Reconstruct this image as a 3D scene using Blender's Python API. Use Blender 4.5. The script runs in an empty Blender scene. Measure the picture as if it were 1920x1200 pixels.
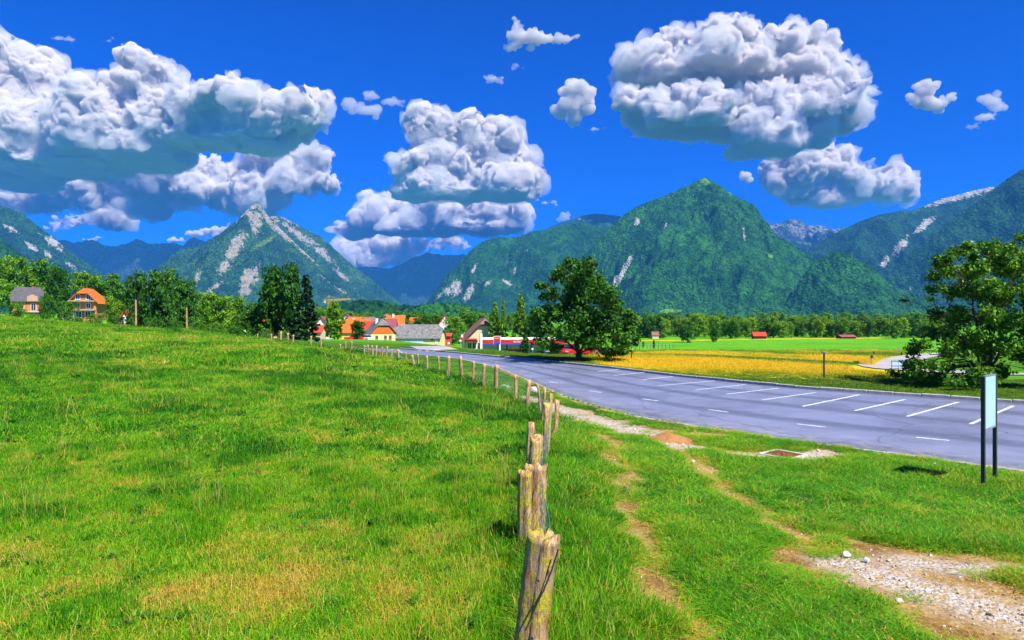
import bpy, bmesh, math, random
import numpy as np
from mathutils import Vector, Matrix

sc = bpy.context.scene
COL = sc.collection
R = math.radians

# ------------------------------------------------------------------ camera
CAMZ = 3.2
FPX = 1200.0                       # focal length in pixels of the 1920 px wide photograph
cam_d = bpy.data.cameras.new('camera')
cam_d.sensor_width = 36.0
cam_d.lens = 36.0 * FPX / 1920.0
cam_d.clip_start = 0.1
cam_d.clip_end = 90000.0
cam = bpy.data.objects.new('camera', cam_d)
COL.objects.link(cam)
cam.location = (0, 0, CAMZ)
cam.rotation_euler = (R(90), 0, 0)
sc.camera = cam

# ------------------------------------------------------------------ sky and sun
SUN_EL = 53.0
SUN_AZ = 138.0                     # clockwise from the view direction: behind and to the right
w = bpy.data.worlds.new('World')
sc.world = w
w.use_nodes = True
nt = w.node_tree
nt.nodes.clear()
out = nt.nodes.new('ShaderNodeOutputWorld')
bg = nt.nodes.new('ShaderNodeBackground')
sky = nt.nodes.new('ShaderNodeTexSky')
sky.sky_type = 'NISHITA'
sky.sun_disc = False
sky.sun_elevation = R(SUN_EL)
sky.sun_rotation = R(SUN_AZ)
sky.altitude = 500
sky.air_density = 1.0
sky.dust_density = 0.2
sky.ozone_density = 3.0
hs = nt.nodes.new('ShaderNodeHueSaturation')
hs.inputs['Saturation'].default_value = 1.15
hs.inputs['Value'].default_value = 1.0
nt.links.new(sky.outputs[0], hs.inputs['Color'])
filt = nt.nodes.new('ShaderNodeMix'); filt.data_type = 'RGBA'; filt.blend_type = 'MULTIPLY'
filt.inputs[0].default_value = 1.0
filt.inputs[7].default_value = (0.0, 0.36, 1.28, 1)      # the photograph's deep, saturated blue, the same all over the sky
nt.links.new(hs.outputs[0], filt.inputs[6])
nt.links.new(filt.outputs[2], bg.inputs['Color'])
bg.inputs['Strength'].default_value = 0.07
nt.links.new(bg.outputs[0], out.inputs['Surface'])

sd = bpy.data.lights.new('sun', 'SUN')
sd.energy = 5.0
sd.angle = R(0.53)
sd.color = (1.0, 0.95, 0.84)
sun = bpy.data.objects.new('sun', sd)
COL.objects.link(sun)
SUNV = Vector((math.sin(R(SUN_AZ)) * math.cos(R(SUN_EL)), math.cos(R(SUN_AZ)) * math.cos(R(SUN_EL)), math.sin(R(SUN_EL))))
sun.rotation_euler = SUNV.to_track_quat('Z', 'Y').to_euler()
sun.location = (30, -30, 60)

vs = sc.view_settings
vs.view_transform = 'Standard'
vs.look = 'None'
vs.exposure = 0.95
vs.gamma = 1.0
vs.use_curve_mapping = False
cy = sc.cycles
cy.use_denoising = True
try:
    cy.denoiser = 'OPENIMAGEDENOISE'
except Exception:
    pass
cy.max_bounces = 12
cy.diffuse_bounces = 3
cy.glossy_bounces = 2
cy.transmission_bounces = 3
cy.transparent_max_bounces = 12
cy.volume_bounces = 4
cy.sample_clamp_indirect = 6
cy.use_adaptive_sampling = True
cy.adaptive_threshold = 0.015

# ------------------------------------------------------------------ helpers
def tag(o, label=None, cat=None, group=None, kind=None):
    if label: o['label'] = label
    if cat: o['category'] = cat
    if group: o['group'] = group
    if kind: o['kind'] = kind
    return o

def link(o, parent=None):
    COL.objects.link(o)
    if parent is not None:
        o.parent = parent
    return o

def empty(name, loc, rz=0.0):
    o = bpy.data.objects.new(name, None)
    o.empty_display_size = 0.2
    o.location = loc
    o.rotation_euler = (0, 0, rz)
    return link(o)

def np_mesh(name, verts, faces, smooth=False):
    """verts (n,3), faces (m,k) with constant k"""
    me = bpy.data.meshes.new(name)
    verts = np.asarray(verts, dtype=np.float32)
    faces = np.asarray(faces, dtype=np.int32)
    m, k = faces.shape
    me.vertices.add(len(verts))
    me.vertices.foreach_set('co', verts.ravel())
    me.loops.add(m * k)
    me.loops.foreach_set('vertex_index', faces.ravel())
    me.polygons.add(m)
    me.polygons.foreach_set('loop_start', np.arange(0, m * k, k, dtype=np.int32))
    if smooth:
        me.polygons.foreach_set('use_smooth', np.ones(m, dtype=bool))
    me.update(calc_edges=True)
    return me

def grid_faces(nu, nv):
    i = np.arange(nu * nv).reshape(nv, nu)
    a = i[:-1, :-1].ravel(); b = i[:-1, 1:].ravel(); c = i[1:, 1:].ravel(); d = i[1:, :-1].ravel()
    return np.stack([a, b, c, d], 1)

def fattr(me, name, vals):
    at = me.attributes.new(name, 'FLOAT', 'POINT')
    at.data.foreach_set('value', np.asarray(vals, dtype=np.float32).ravel())

def obj(name, me, mat=None, parent=None):
    o = bpy.data.objects.new(name, me)
    if mat is not None and not me.materials:
        me.materials.append(mat)
    return link(o, parent)

class MB:
    """collects boxes, prisms and tubes into one mesh"""
    def __init__(s):
        s.v = []; s.f = []
    def add(s, vs_, fs_):
        n = len(s.v)
        s.v += [tuple(p) for p in vs_]
        s.f += [tuple(i + n for i in f) for f in fs_]
        return s
    def box(s, x0, x1, y0, y1, z0, z1):
        return s.add([(x0, y0, z0), (x1, y0, z0), (x1, y1, z0), (x0, y1, z0), (x0, y0, z1), (x1, y0, z1), (x1, y1, z1), (x0, y1, z1)],
              [(3, 2, 1, 0), (4, 5, 6, 7), (0, 1, 5, 4), (1, 2, 6, 5), (2, 3, 7, 6), (3, 0, 4, 7)])
    def prism(s, poly, a, b, axis='y'):
        """poly: list of (u,z) extruded from a to b along axis"""
        n = len(poly)
        if axis == 'y':
            A = [(u, a, z) for u, z in poly]; B = [(u, b, z) for u, z in poly]
        elif axis == 'x':
            A = [(a, u, z) for u, z in poly]; B = [(b, u, z) for u, z in poly]
        else:
            A = [(u, z, a) for u, z in poly]; B = [(u, z, b) for u, z in poly]
        return s.add(A + B, [tuple(range(n))[::-1], tuple(range(n, 2 * n))] + [(i, (i + 1) % n, n + (i + 1) % n, n + i) for i in range(n)])
    def tube(s, pts, rad, seg=7, cap=True):
        pts = [Vector(p) for p in pts]
        if not hasattr(rad, '__len__'): rad = [rad] * len(pts)
        rings = []
        for i, p in enumerate(pts):
            d = (pts[min(i + 1, len(pts) - 1)] - pts[max(i - 1, 0)])
            if d.length < 1e-9: d = Vector((0, 0, 1))
            d.normalize()
            u = d.cross(Vector((0.31, 0.95, 0.05)))
            if u.length < 0.1: u = d.cross(Vector((1, 0, 0)))
            u.normalize(); v2 = d.cross(u)
            rings.append([p + rad[i] * (math.cos(a) * u + math.sin(a) * v2) for a in [2 * math.pi * k / seg for k in range(seg)]])
        vv = [q for r_ in rings for q in r_]
        ff = []
        for i in range(len(pts) - 1):
            for k in range(seg):
                ff.append((i * seg + k, i * seg + (k + 1) % seg, (i + 1) * seg + (k + 1) % seg, (i + 1) * seg + k))
        if cap:
            ff.append(tuple(range(seg))[::-1]); ff.append(tuple(range((len(pts) - 1) * seg, len(pts) * seg)))
        return s.add(vv, ff)
    def mesh(s, name, smooth=False, bevel=0.0):
        me = bpy.data.meshes.new(name)
        me.from_pydata([tuple(p) for p in s.v], [], s.f)
        bm = bmesh.new(); bm.from_mesh(me)
        bmesh.ops.recalc_face_normals(bm, faces=bm.faces)
        if bevel:
            bmesh.ops.bevel(bm, geom=bm.edges[:], offset=bevel, segments=1, affect='EDGES', profile=0.5)
        bm.to_mesh(me); bm.free()
        if smooth:
            me.polygons.foreach_set('use_smooth', [True] * len(me.polygons))
        return me
    def build(s, name, mat, parent=None, smooth=False, bevel=0.0):
        return obj(name, s.mesh(name, smooth, bevel), mat, parent)

def P(x, y, D):
    """a point seen at photo pixel x, y at distance D along the view axis"""
    return Vector(((x - 960.0) / FPX * D, D, CAMZ + (600.0 - y) / FPX * D))

# ---- value noise in numpy
def _h(ix, iy, iz, seed):
    n = (ix.astype(np.int64) * 374761393 + iy.astype(np.int64) * 668265263 + iz.astype(np.int64) * 2147483647 + seed * 1274126177) & 0xFFFFFFFF
    n = ((n ^ (n >> 13)) * 1274126177) & 0xFFFFFFFF
    n = ((n ^ (n >> 16)) * 2246822519) & 0xFFFFFFFF
    return ((n ^ (n >> 15)) & 0xFFFFFF) / float(0xFFFFFF)
def noise(x, y, z=None, seed=0):
    """smooth value noise in -1..1"""
    x = np.asarray(x, float); y = np.asarray(y, float)
    z = np.zeros_like(x) if z is None else np.asarray(z, float)
    ix, iy, iz = np.floor(x), np.floor(y), np.floor(z)
    fx, fy, fz = x - ix, y - iy, z - iz
    fx = fx * fx * fx * (fx * (fx * 6 - 15) + 10); fy = fy * fy * fy * (fy * (fy * 6 - 15) + 10); fz = fz * fz * (3 - 2 * fz)
    r = 0
    for dz in (0, 1):
        wz = fz if dz else 1 - fz
        if dz and not np.any(fz): continue
        for dy in (0, 1):
            wy = fy if dy else 1 - fy
            for dx in (0, 1):
                wx = fx if dx else 1 - fx
                r = r + wx * wy * wz * _h(ix + dx, iy + dy, iz + dz, seed)
    return r * 2 - 1
def fbm(x, y, z=None, oct=4, seed=0, gain=0.5, lac=2.03):
    a = 1.0; f = 1.0; s = 0; t = 0
    for o in range(oct):
        s = s + a * noise(np.asarray(x) * f + 17.3 * o, np.asarray(y) * f + 5.1 * o, None if z is None else np.asarray(z) * f + 9.7 * o, seed + o * 31)
        t += a; a *= gain; f *= lac
    return s / t
def ridged(x, y, oct=4, seed=0, gain=0.5, z=None):
    a = 1.0; f = 1.0; s = 0; t = 0
    for o in range(oct):
        s = s + a * (1 - np.abs(noise(np.asarray(x) * f + 7.7 * o, np.asarray(y) * f + 3.3 * o, None if z is None else np.asarray(z) * f + 4.1 * o, seed + o * 17)) * 2)
        t += a; a *= gain; f *= 2.07
    return s / t
def sstep(a, b, x):
    t = np.clip((x - a) / (b - a), 0, 1)
    return t * t * (3 - 2 * t)

# ---- node material helper
class NM:
    def __init__(s, name):
        s.m = bpy.data.materials.new(name); s.m.use_nodes = True
        s.t = s.m.node_tree; s.n = s.t.nodes
        s.p = s.n['Principled BSDF']; s.o = s.n['Material Output']
        s.p.inputs['Specular IOR Level'].default_value = 0.2
        s.p.inputs['Roughness'].default_value = 0.85
    def new(s, typ, **kw):
        n = s.n.new(typ)
        for k, v in kw.items():
            if k in n.inputs: n.inputs[k].default_value = v
            else: setattr(n, k, v)
        return n
    def ln(s, a, b): s.t.links.new(a, b)
    def coord(s, which='Object', scale=None):
        tc = s.n.new('ShaderNodeTexCoord')
        if scale is None: return tc.outputs[which]
        mp = s.n.new('ShaderNodeMapping'); mp.inputs['Scale'].default_value = scale if hasattr(scale, '__len__') else (scale,) * 3
        s.ln(tc.outputs[which], mp.inputs['Vector']); return mp.outputs[0]
    def noise(s, vec, scale, detail=4, rough=0.6, dist=0.0):
        n = s.n.new('ShaderNodeTexNoise'); n.inputs['Scale'].default_value = scale
        n.inputs['Detail'].default_value = detail; n.inputs['Roughness'].default_value = rough; n.inputs['Distortion'].default_value = dist
        if vec is not None: s.ln(vec, n.inputs['Vector'])
        return n.outputs['Fac']
    def ramp(s, fac, stops, interp='LINEAR'):
        n = s.n.new('ShaderNodeValToRGB'); n.color_ramp.interpolation = interp
        e = n.color_ramp.elements
        while len(e) < len(stops): e.new(0.5)
        for el, (p, c) in zip(e, stops):
            el.position = p; el.color = (*c, 1) if len(c) == 3 else c
        s.ln(fac, n.inputs['Fac']); return n.outputs['Color']
    def mix(s, fac, a, b, mode='MIX'):
        n = s.n.new('ShaderNodeMix'); n.data_type = 'RGBA'; n.blend_type = mode; n.clamp_factor = True
        ia, ib = n.inputs[6], n.inputs[7]
        if hasattr(fac, 'links'): s.ln(fac, n.inputs[0])
        else: n.inputs[0].default_value = fac
        for sock, v in ((ia, a), (ib, b)):
            if hasattr(v, 'links'): s.ln(v, sock)
            else: sock.default_value = (*v, 1) if len(v) == 3 else v
        return n.outputs[2]
    def math(s, op, a, b=None, clamp=False):
        n = s.n.new('ShaderNodeMath'); n.operation = op; n.use_clamp = clamp
        for i, v in enumerate((a, b)):
            if v is None: continue
            if hasattr(v, 'links'): s.ln(v, n.inputs[i])
            else: n.inputs[i].default_value = v
        return n.outputs[0]
    def attr(s, name, typ='GEOMETRY', out='Fac'):
        n = s.n.new('ShaderNodeAttribute'); n.attribute_name = name; n.attribute_type = typ
        return n.outputs[out]
    def bump(s, h, strength=0.5, dist=0.05):
        n = s.n.new('ShaderNodeBump'); n.inputs['Strength'].default_value = strength; n.inputs['Distance'].default_value = dist
        s.ln(h, n.inputs['Height']); s.ln(n.outputs[0], s.p.inputs['Normal']); return n.outputs[0]
    def color(s, c):
        if hasattr(c, 'links'): s.ln(c, s.p.inputs['Base Color'])
        else: s.p.inputs['Base Color'].default_value = (*c, 1)
        return s

def simple(name, c, var=0.25, scale=3.0, rough=0.8, spec=0.2, metal=0.0, bump=0.15, bd=0.02):
    """paint or plaster with mottling and fine relief"""
    m = NM(name)
    v = m.coord('Object')
    n1 = m.noise(v, scale, 6, 0.65)
    lo = tuple(x * (1 - var) for x in c); hi = tuple(min(1, x * (1 + var)) for x in c)
    m.color(m.ramp(n1, [(0.3, lo), (0.7, hi)]))
    m.p.inputs['Roughness'].default_value = rough
    m.p.inputs['Specular IOR Level'].default_value = spec
    m.p.inputs['Metallic'].default_value = metal
    if bump:
        m.bump(m.noise(v, scale * 8, 4), bump, bd)
    return m.m

# ------------------------------------------------------------------ mountains
def prof(pts, x):
    xs = np.array([p[0] for p in pts], float); ys = np.array([p[1] for p in pts], float)
    return np.interp(x, xs, ys)

def mountain_mat(name, dark, light, rock, grass=None, fs=1.0):
    m = NM(name)
    v = m.coord('Object')
    tree = m.new('ShaderNodeTexVoronoi', Scale=0.055 * fs)
    m.ln(v, tree.inputs['Vector'])
    n1 = m.noise(v, 0.0035 * fs, 5, 0.6)
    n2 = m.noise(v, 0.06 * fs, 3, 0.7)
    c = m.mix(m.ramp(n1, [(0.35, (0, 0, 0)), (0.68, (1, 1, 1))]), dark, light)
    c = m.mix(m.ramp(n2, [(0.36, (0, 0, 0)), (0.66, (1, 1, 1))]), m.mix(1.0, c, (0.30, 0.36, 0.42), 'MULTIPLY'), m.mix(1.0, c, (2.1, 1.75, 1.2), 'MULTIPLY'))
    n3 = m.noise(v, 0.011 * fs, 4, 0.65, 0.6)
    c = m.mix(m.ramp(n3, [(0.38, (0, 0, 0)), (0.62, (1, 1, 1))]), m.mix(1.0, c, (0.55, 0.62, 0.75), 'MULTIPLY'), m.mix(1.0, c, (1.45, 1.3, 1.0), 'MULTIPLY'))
    if grass:
        g = m.attr('grass')
        c = m.mix(m.ramp(m.math('ADD', g, m.math('MULTIPLY', m.math('SUBTRACT', n2, 0.5), 0.6)), [(0.4, (0, 0, 0)), (0.6, (1, 1, 1))]), c, grass)
    ra = m.attr('rock')
    nr = m.noise(m.coord('Object', (1, 1, 0.5)), 0.022 * fs, 8, 0.8)
    rf = m.ramp(m.math('ADD', ra, m.math('MULTIPLY', m.math('SUBTRACT', nr, 0.5), 2.6)), [(0.47, (0, 0, 0)), (0.57, (1, 1, 1))])
    rc = m.mix(m.ramp(m.noise(m.coord('Object', (1, 1, 0.3)), 0.02 * fs, 6, 0.8), [(0.3, (0, 0, 0)), (0.7, (1, 1, 1))]), tuple(x * 0.45 for x in rock), rock)
    c = m.mix(rf, c, rc)
    m.color(c)
    m.p.inputs['Specular IOR Level'].default_value = 0.05
    h = m.math('SUBTRACT', n2, m.math('MULTIPLY', tree.outputs['Distance'], 0.9))
    m.bump(h, 1.0, 16.0 / fs)
    return m.m

def mountain(name, D, pts, mat, nu=320, nv=130, slope=1.7, gully=0.10, gscale=0.0016, rocks=(), rock0=-0.35, rock_alt=None, grasses=(),
             seed=1, jag=0.0, bushy=7.0, base=-8.0, back=0.5, rockz=None, cone=0.35):
    px0, px1 = pts[0][0], pts[-1][0]
    u = np.linspace(px0, px1, nu)
    ylim = prof(pts, u)
    X = (u - 960) / FPX * D
    if jag:
        ylim = ylim - jag * (ridged(u / 28.0, u * 0, 4, seed + 5)) * sstep(600, 560, ylim)
    Hr = np.maximum(CAMZ + (600 - ylim) / FPX * D - base, 2.0)
    # smoother version of the height for the footprint
    k = max(3, nu // 24) | 1
    Hs = np.convolve(np.pad(Hr, k // 2, mode='edge'), np.ones(k) / k, mode='valid')
    W = slope * (cone * Hs + (1 - cone) * Hs.max() * (0.35 + 0.65 * Hs / Hs.max()))
    nb = max(10, int(nv * 0.18))
    t = np.concatenate([np.linspace(1, 0, nv) ** 1.15, -np.linspace(0, 1, nb + 1)[1:]])
    T, XX = np.meshgrid(t, X, indexing='ij')
    HH = np.broadcast_to(Hr, T.shape); WW = np.broadcast_to(W, T.shape)
    wob = 0.10 * Hs.max() * fbm(X * gscale * 1.2, X * 0, None, 3, seed)
    YY = D + np.broadcast_to(wob, T.shape) * 0.6 - np.where(T > 0, T, T * back) * WW
    a = np.abs(T)
    f = (1 - a) ** 1.12
    env = np.clip(np.minimum(a * 5.0, (1 - a) * 3.0), 0, 1)
    warp = 380 * fbm(XX * 0.0012, YY * 0.0012, None, 3, seed + 3)
    g = ridged((XX + warp) * gscale, (YY + warp) * gscale * 0.42, 5, seed + 9, 0.52)
    Z = base + HH * f + env * (g - 0.35) * 2.0 * gully * Hs.max() * (0.35 + 0.65 * HH / Hs.max())
    lat = 0.10 * Hs.max() * env * fbm(XX * 0.004, YY * 0.0013, None, 3, seed + 23)
    Z = Z + lat * 0.5
    if bushy:
        Z = Z + 1.3 * bushy * np.clip(a * 40 + 0.4, 0, 1) * noise(XX / (bushy * 2.2), YY / (bushy * 3.0), None, seed + 11) * np.clip((1 - a) * 8, 0, 1)
    Z = np.maximum(Z, base - 4)
    V = np.stack([XX, YY, Z], -1).reshape(-1, 3)
    ctr = np.array([X.mean(), D - W.mean() * 0.4, base])
    me = np_mesh(name, V - ctr, grid_faces(nu, len(t)), True)
    # where the bare rock and the meadows lie on the slope
    px = 960 + V[:, 0] / V[:, 1] * FPX; py = 600 - (V[:, 2] - CAMZ) / V[:, 1] * FPX
    rk = np.full(len(V), rock0)
    for (cx, cy_, rx, ry, ang, s) in rocks:
        ca, sa = math.cos(R(ang)), math.sin(R(ang))
        dx, dy = px - cx, py - cy_
        q = np.sqrt(((dx * ca + dy * sa) / rx) ** 2 + ((-dx * sa + dy * ca) / ry) ** 2)
        rk = np.maximum(rk, s * (1.15 - 0.65 * q))
    if rockz:
        zz = (V[:, 2] - base) / Hs.max()
        rk = np.maximum(rk, rockz[2] * sstep(rockz[0], rockz[1], zz + 0.12 * g.ravel() - 0.06))
    fattr(me, 'rock', rk)
    gr = np.zeros(len(V))
    for (cx, cy_, rx, ry, ang, s) in grasses:
        ca, sa = math.cos(R(ang)), math.sin(R(ang))
        dx, dy = px - cx, py - cy_
        q = np.sqrt(((dx * ca + dy * sa) / rx) ** 2 + ((-dx * sa + dy * ca) / ry) ** 2)
        gr = np.maximum(gr, s * np.clip(1.3 - 0.8 * q, 0, 1))
    fattr(me, 'grass', gr)
    o = obj(name, me, mat)
    o.location = ctr
    tag(o, kind='structure')
    return o

ROCKC = (0.50, 0.47, 0.42)
FD = (0.006, 0.046, 0.018); FL = (0.018, 0.105, 0.022)
mm_forest = mountain_mat('forest_slope', FD, FL, ROCKC, (0.10, 0.22, 0.02))
mm_near = mountain_mat('forest_slope_fresh', (0.007, 0.050, 0.016), (0.022, 0.125, 0.018), ROCKC, (0.12, 0.28, 0.01), 1.3)
mm_pine = mountain_mat('pine_slope', (0.007, 0.040, 0.028), (0.016, 0.075, 0.032), ROCKC, (0.10, 0.2, 0.02))
mm_rocky = mountain_mat('rocky_slope', (0.010, 0.05, 0.024), (0.03, 0.10, 0.035), (0.42, 0.37, 0.28), (0.12, 0.2, 0.03), 0.8)
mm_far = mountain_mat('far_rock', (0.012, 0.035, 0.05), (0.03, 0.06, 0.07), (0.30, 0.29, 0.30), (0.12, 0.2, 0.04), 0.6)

# left flank
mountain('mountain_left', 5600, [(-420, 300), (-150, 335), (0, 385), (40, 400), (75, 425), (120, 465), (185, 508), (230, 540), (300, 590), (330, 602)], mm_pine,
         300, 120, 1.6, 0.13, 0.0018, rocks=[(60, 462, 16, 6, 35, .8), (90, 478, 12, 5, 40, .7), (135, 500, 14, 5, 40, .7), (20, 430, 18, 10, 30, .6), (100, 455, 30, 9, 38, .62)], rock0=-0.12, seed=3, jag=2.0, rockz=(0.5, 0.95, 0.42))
mountain('hill_left', 3000, [(-420, 380), (-120, 400), (0, 443), (30, 468), (60, 490), (100, 530), (150, 575), (190, 602)], mm_near, 160, 80, 1.7, 0.10, 0.003, seed=8)
mountain('range_far_left', 11500, [(40, 470), (115, 452), (150, 456), (185, 453), (215, 463), (235, 457), (255, 447), (270, 456), (290, 461), (330, 455), (345, 460), (365, 446), (385, 452), (400, 460), (450, 475), (520, 520)],
         mm_far, 340, 110, 1.5, 0.17, 0.0012, rocks=[(225, 490, 40, 8, -20, .75), (300, 470, 30, 10, 10, .5), (190, 480, 10, 14, 0, .6), (375, 458, 20, 8, 0, .6)], rock0=0.1, seed=14, jag=6.0, bushy=0, rockz=(0.55, 0.95, 0.5))
# the pointed peak and the ridge behind it
mountain('mountain_ridge', 7600, [(430, 470), (470, 425), (500, 410), (512, 404), (530, 407), (560, 424), (600, 442), (620, 460), (650, 490), (690, 520), (750, 568), (800, 594), (830, 604)], mm_rocky,
         300, 120, 1.5, 0.13, 0.0016, rocks=[(560, 440, 45, 7, 38, .75), (600, 470, 40, 8, 42, .7), (640, 515, 30, 5, 42, .65)], rock0=-0.05, seed=22, jag=2.0, rockz=(0.6, 0.95, 0.5))
mountain('mountain_peak', 6300, [(270, 590), (300, 525), (318, 478), (335, 467), (355, 463), (385, 456), (420, 433), (445, 415), (458, 405), (470, 390), (480, 382), (489, 387), (505, 407), (530, 432), (560, 462), (600, 497), (650, 538), (700, 568), (760, 592), (800, 602)], mm_rocky,
         430, 190, 1.55, 0.12, 0.0019, rocks=[(440, 465, 32, 11, -58, .95), (480, 410, 12, 30, 0, .8), (525, 432, 40, 7, 40, .85), (420, 500, 20, 10, -50, .85), (465, 525, 14, 32, 24, .95), (370, 520, 6, 16, 15, .8), (400, 540, 26, 5, -35, .75), (570, 470, 40, 8, 42, .6), (640, 545, 50, 4, 35, .45)],
         rock0=-0.22, seed=31, jag=1.2, rockz=(0.72, 0.95, 0.62), grasses=[(495, 455, 30, 5, -30, .8), (470, 440, 14, 20, 0, .4)], cone=0.5)
# blue range at the end of the valley
mountain('range_far_centre', 13000, [(600, 520), (640, 506), (680, 503), (700, 499), (730, 504), (760, 491), (800, 477), (830, 481), (870, 479), (920, 500), (980, 540)], mm_far, 240, 90, 1.5, 0.16, 0.0012,
         rocks=[(750, 523, 12, 5, -40, .9), (700, 505, 10, 6, 30, .7), (780, 505, 12, 4, -50, .6)], rock0=0.05, seed=41, jag=5.0, bushy=0, rockz=(0.7, 1.0, 0.4))
mountain('mountain_behind_pass', 9300, [(930, 480), (1000, 440), (1050, 418), (1090, 405), (1120, 401), (1155, 404), (1200, 412), (1280, 440), (1340, 480)], mm_forest, 200, 80, 1.5, 0.10, 0.0014, rocks=[(1095, 412, 20, 4, 10, .5)], seed=44, jag=1.5)
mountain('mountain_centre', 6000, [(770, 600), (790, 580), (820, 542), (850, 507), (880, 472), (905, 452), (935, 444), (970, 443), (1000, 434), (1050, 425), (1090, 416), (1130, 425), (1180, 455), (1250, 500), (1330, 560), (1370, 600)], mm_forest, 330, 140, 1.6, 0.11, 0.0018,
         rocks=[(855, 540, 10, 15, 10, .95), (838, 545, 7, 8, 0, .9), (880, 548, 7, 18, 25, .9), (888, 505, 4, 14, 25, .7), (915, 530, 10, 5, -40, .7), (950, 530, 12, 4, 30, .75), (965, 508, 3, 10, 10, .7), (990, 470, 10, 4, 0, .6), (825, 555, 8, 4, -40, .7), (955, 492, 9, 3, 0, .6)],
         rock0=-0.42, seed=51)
# the big green mountain
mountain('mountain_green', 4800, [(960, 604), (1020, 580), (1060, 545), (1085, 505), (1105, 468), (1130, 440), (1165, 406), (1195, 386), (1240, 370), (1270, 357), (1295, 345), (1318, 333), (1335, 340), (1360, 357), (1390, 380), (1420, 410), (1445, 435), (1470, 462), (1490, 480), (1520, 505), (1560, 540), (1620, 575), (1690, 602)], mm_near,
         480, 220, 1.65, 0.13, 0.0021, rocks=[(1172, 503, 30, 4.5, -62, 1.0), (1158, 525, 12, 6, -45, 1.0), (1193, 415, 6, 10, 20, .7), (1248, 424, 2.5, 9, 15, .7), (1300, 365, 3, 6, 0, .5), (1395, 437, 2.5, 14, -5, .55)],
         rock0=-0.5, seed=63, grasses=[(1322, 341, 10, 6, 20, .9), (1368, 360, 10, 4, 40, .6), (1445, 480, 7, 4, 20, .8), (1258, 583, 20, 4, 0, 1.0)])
mountain('range_far_right', 10500, [(1380, 440), (1430, 414), (1450, 420), (1470, 415), (1490, 410), (1515, 425), (1540, 424), (1565, 433), (1590, 428), (1605, 423), (1640, 440), (1720, 500)], mm_far, 220, 90, 1.5, 0.17, 0.0014,
         rocks=[(1500, 435, 30, 12, 20, .8), (1445, 425, 14, 5, 30, .7)], rock0=0.15, seed=71, jag=5.0, bushy=0, rockz=(0.6, 0.95, 0.55), grasses=[(1520, 458, 30, 4, 10, .8)])
mountain('mountain_right', 6400, [(1380, 560), (1460, 505), (1520, 466), (1560, 441), (1600, 420), (1640, 405), (1690, 395), (1720, 392), (1740, 385), (1780, 369), (1830, 356), (1870, 349), (1930, 335), (2050, 320), (2200, 300)], mm_pine, 340, 140, 1.6, 0.12, 0.0018,
         rocks=[(1690, 460, 26, 8, -50, .85), (1735, 420, 24, 7, -40, .85), (1660, 490, 14, 6, -55, .8), (1800, 368, 80, 7, -14, .85)], rock0=-0.3, seed=80, jag=1.5)
mountain('mountain_right_front', 4600, [(1540, 604), (1620, 565), (1680, 505), (1740, 450), (1800, 405), (1860, 362), (1890, 337), (1920, 317), (2000, 290), (2150, 262), (2350, 240)], mm_pine, 320, 150, 1.65, 0.11, 0.002, rocks=[(1705, 540, 5, 4, 0, .6)], rock0=-0.55, seed=91)
mountain('wooded_dome', 3300, [(1430, 604), (1470, 575), (1500, 522), (1520, 496), (1545, 479), (1570, 472), (1592, 476), (1620, 496), (1650, 520), (1690, 545), (1740, 566), (1800, 586), (1880, 602)], mm_near, 300, 130, 1.5, 0.10, 0.0035, rock0=-0.6, seed=99, bushy=8)
mountain('wooded_hill', 1500, [(440, 602), (520, 586), (600, 576), (640, 566), (680, 561), (720, 568), (760, 573), (800, 570), (840, 566), (870, 569), (900, 582), (940, 594), (990, 603)], mm_near, 320, 80, 2.2, 0.16, 0.012, rock0=-0.9, seed=105, bushy=5)

# ------------------------------------------------------------------ ground
NEAR = [(30, -6), (13, 10.9), (10.7, 13.5), (9.3, 15.06), (7.5, 16.7), (5.4, 19.2), (3.5, 21.9), (2.05, 27.4), (1.3, 31.5), (-0.9, 42.7), (-4.6, 53.3), (-12.0, 63.5), (-30, 72), (-62, 80)]
FAR = [(45, 4), (24, 21), (19.6, 24.5), (16.7, 27), (13.6, 29.7), (11.9, 32.2), (9.1, 36.8), (6.4, 42.7), (0.2, 53), (-7.2, 64.5), (-12.5, 70.5), (-30, 79.5), (-62, 88)]

def resample(poly, n, k=3):
    p = np.array(poly, float)
    d = np.concatenate([[0], np.cumsum(np.hypot(*np.diff(p, axis=0).T))])
    s = np.linspace(0, d[-1], n)
    q = np.stack([np.interp(s, d, p[:, 0]), np.interp(s, d, p[:, 1])], 1)
    for _ in range(k):                      # round the corners off
        q[1:-1] = 0.25 * q[:-2] + 0.5 * q[1:-1] + 0.25 * q[2:]
    return q

def sdist(poly, x, y):
    """signed distance to a polyline, positive on its right-hand side"""
    x = np.asarray(x, float); y = np.asarray(y, float)
    best = np.full(x.shape, 1e9); sg = np.zeros(x.shape)
    for (ax, ay), (bx, by) in zip(poly[:-1], poly[1:]):
        dx, dy = bx - ax, by - ay
        t = np.clip(((x - ax) * dx + (y - ay) * dy) / (dx * dx + dy * dy), 0, 1)
        ex, ey = x - (ax + t * dx), y - (ay + t * dy)
        d = np.hypot(ex, ey)
        c = dx * ey - dy * ex
        m = d < best - 1e-9
        sg = np.where(m, -np.sign(c), sg); best = np.where(m, d, best)
    return best * sg

NEARR = [tuple(p) for p in resample(NEAR, 70, 3)]
FARR = [tuple(p) for p in resample(FAR, 70, 3)]

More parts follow.
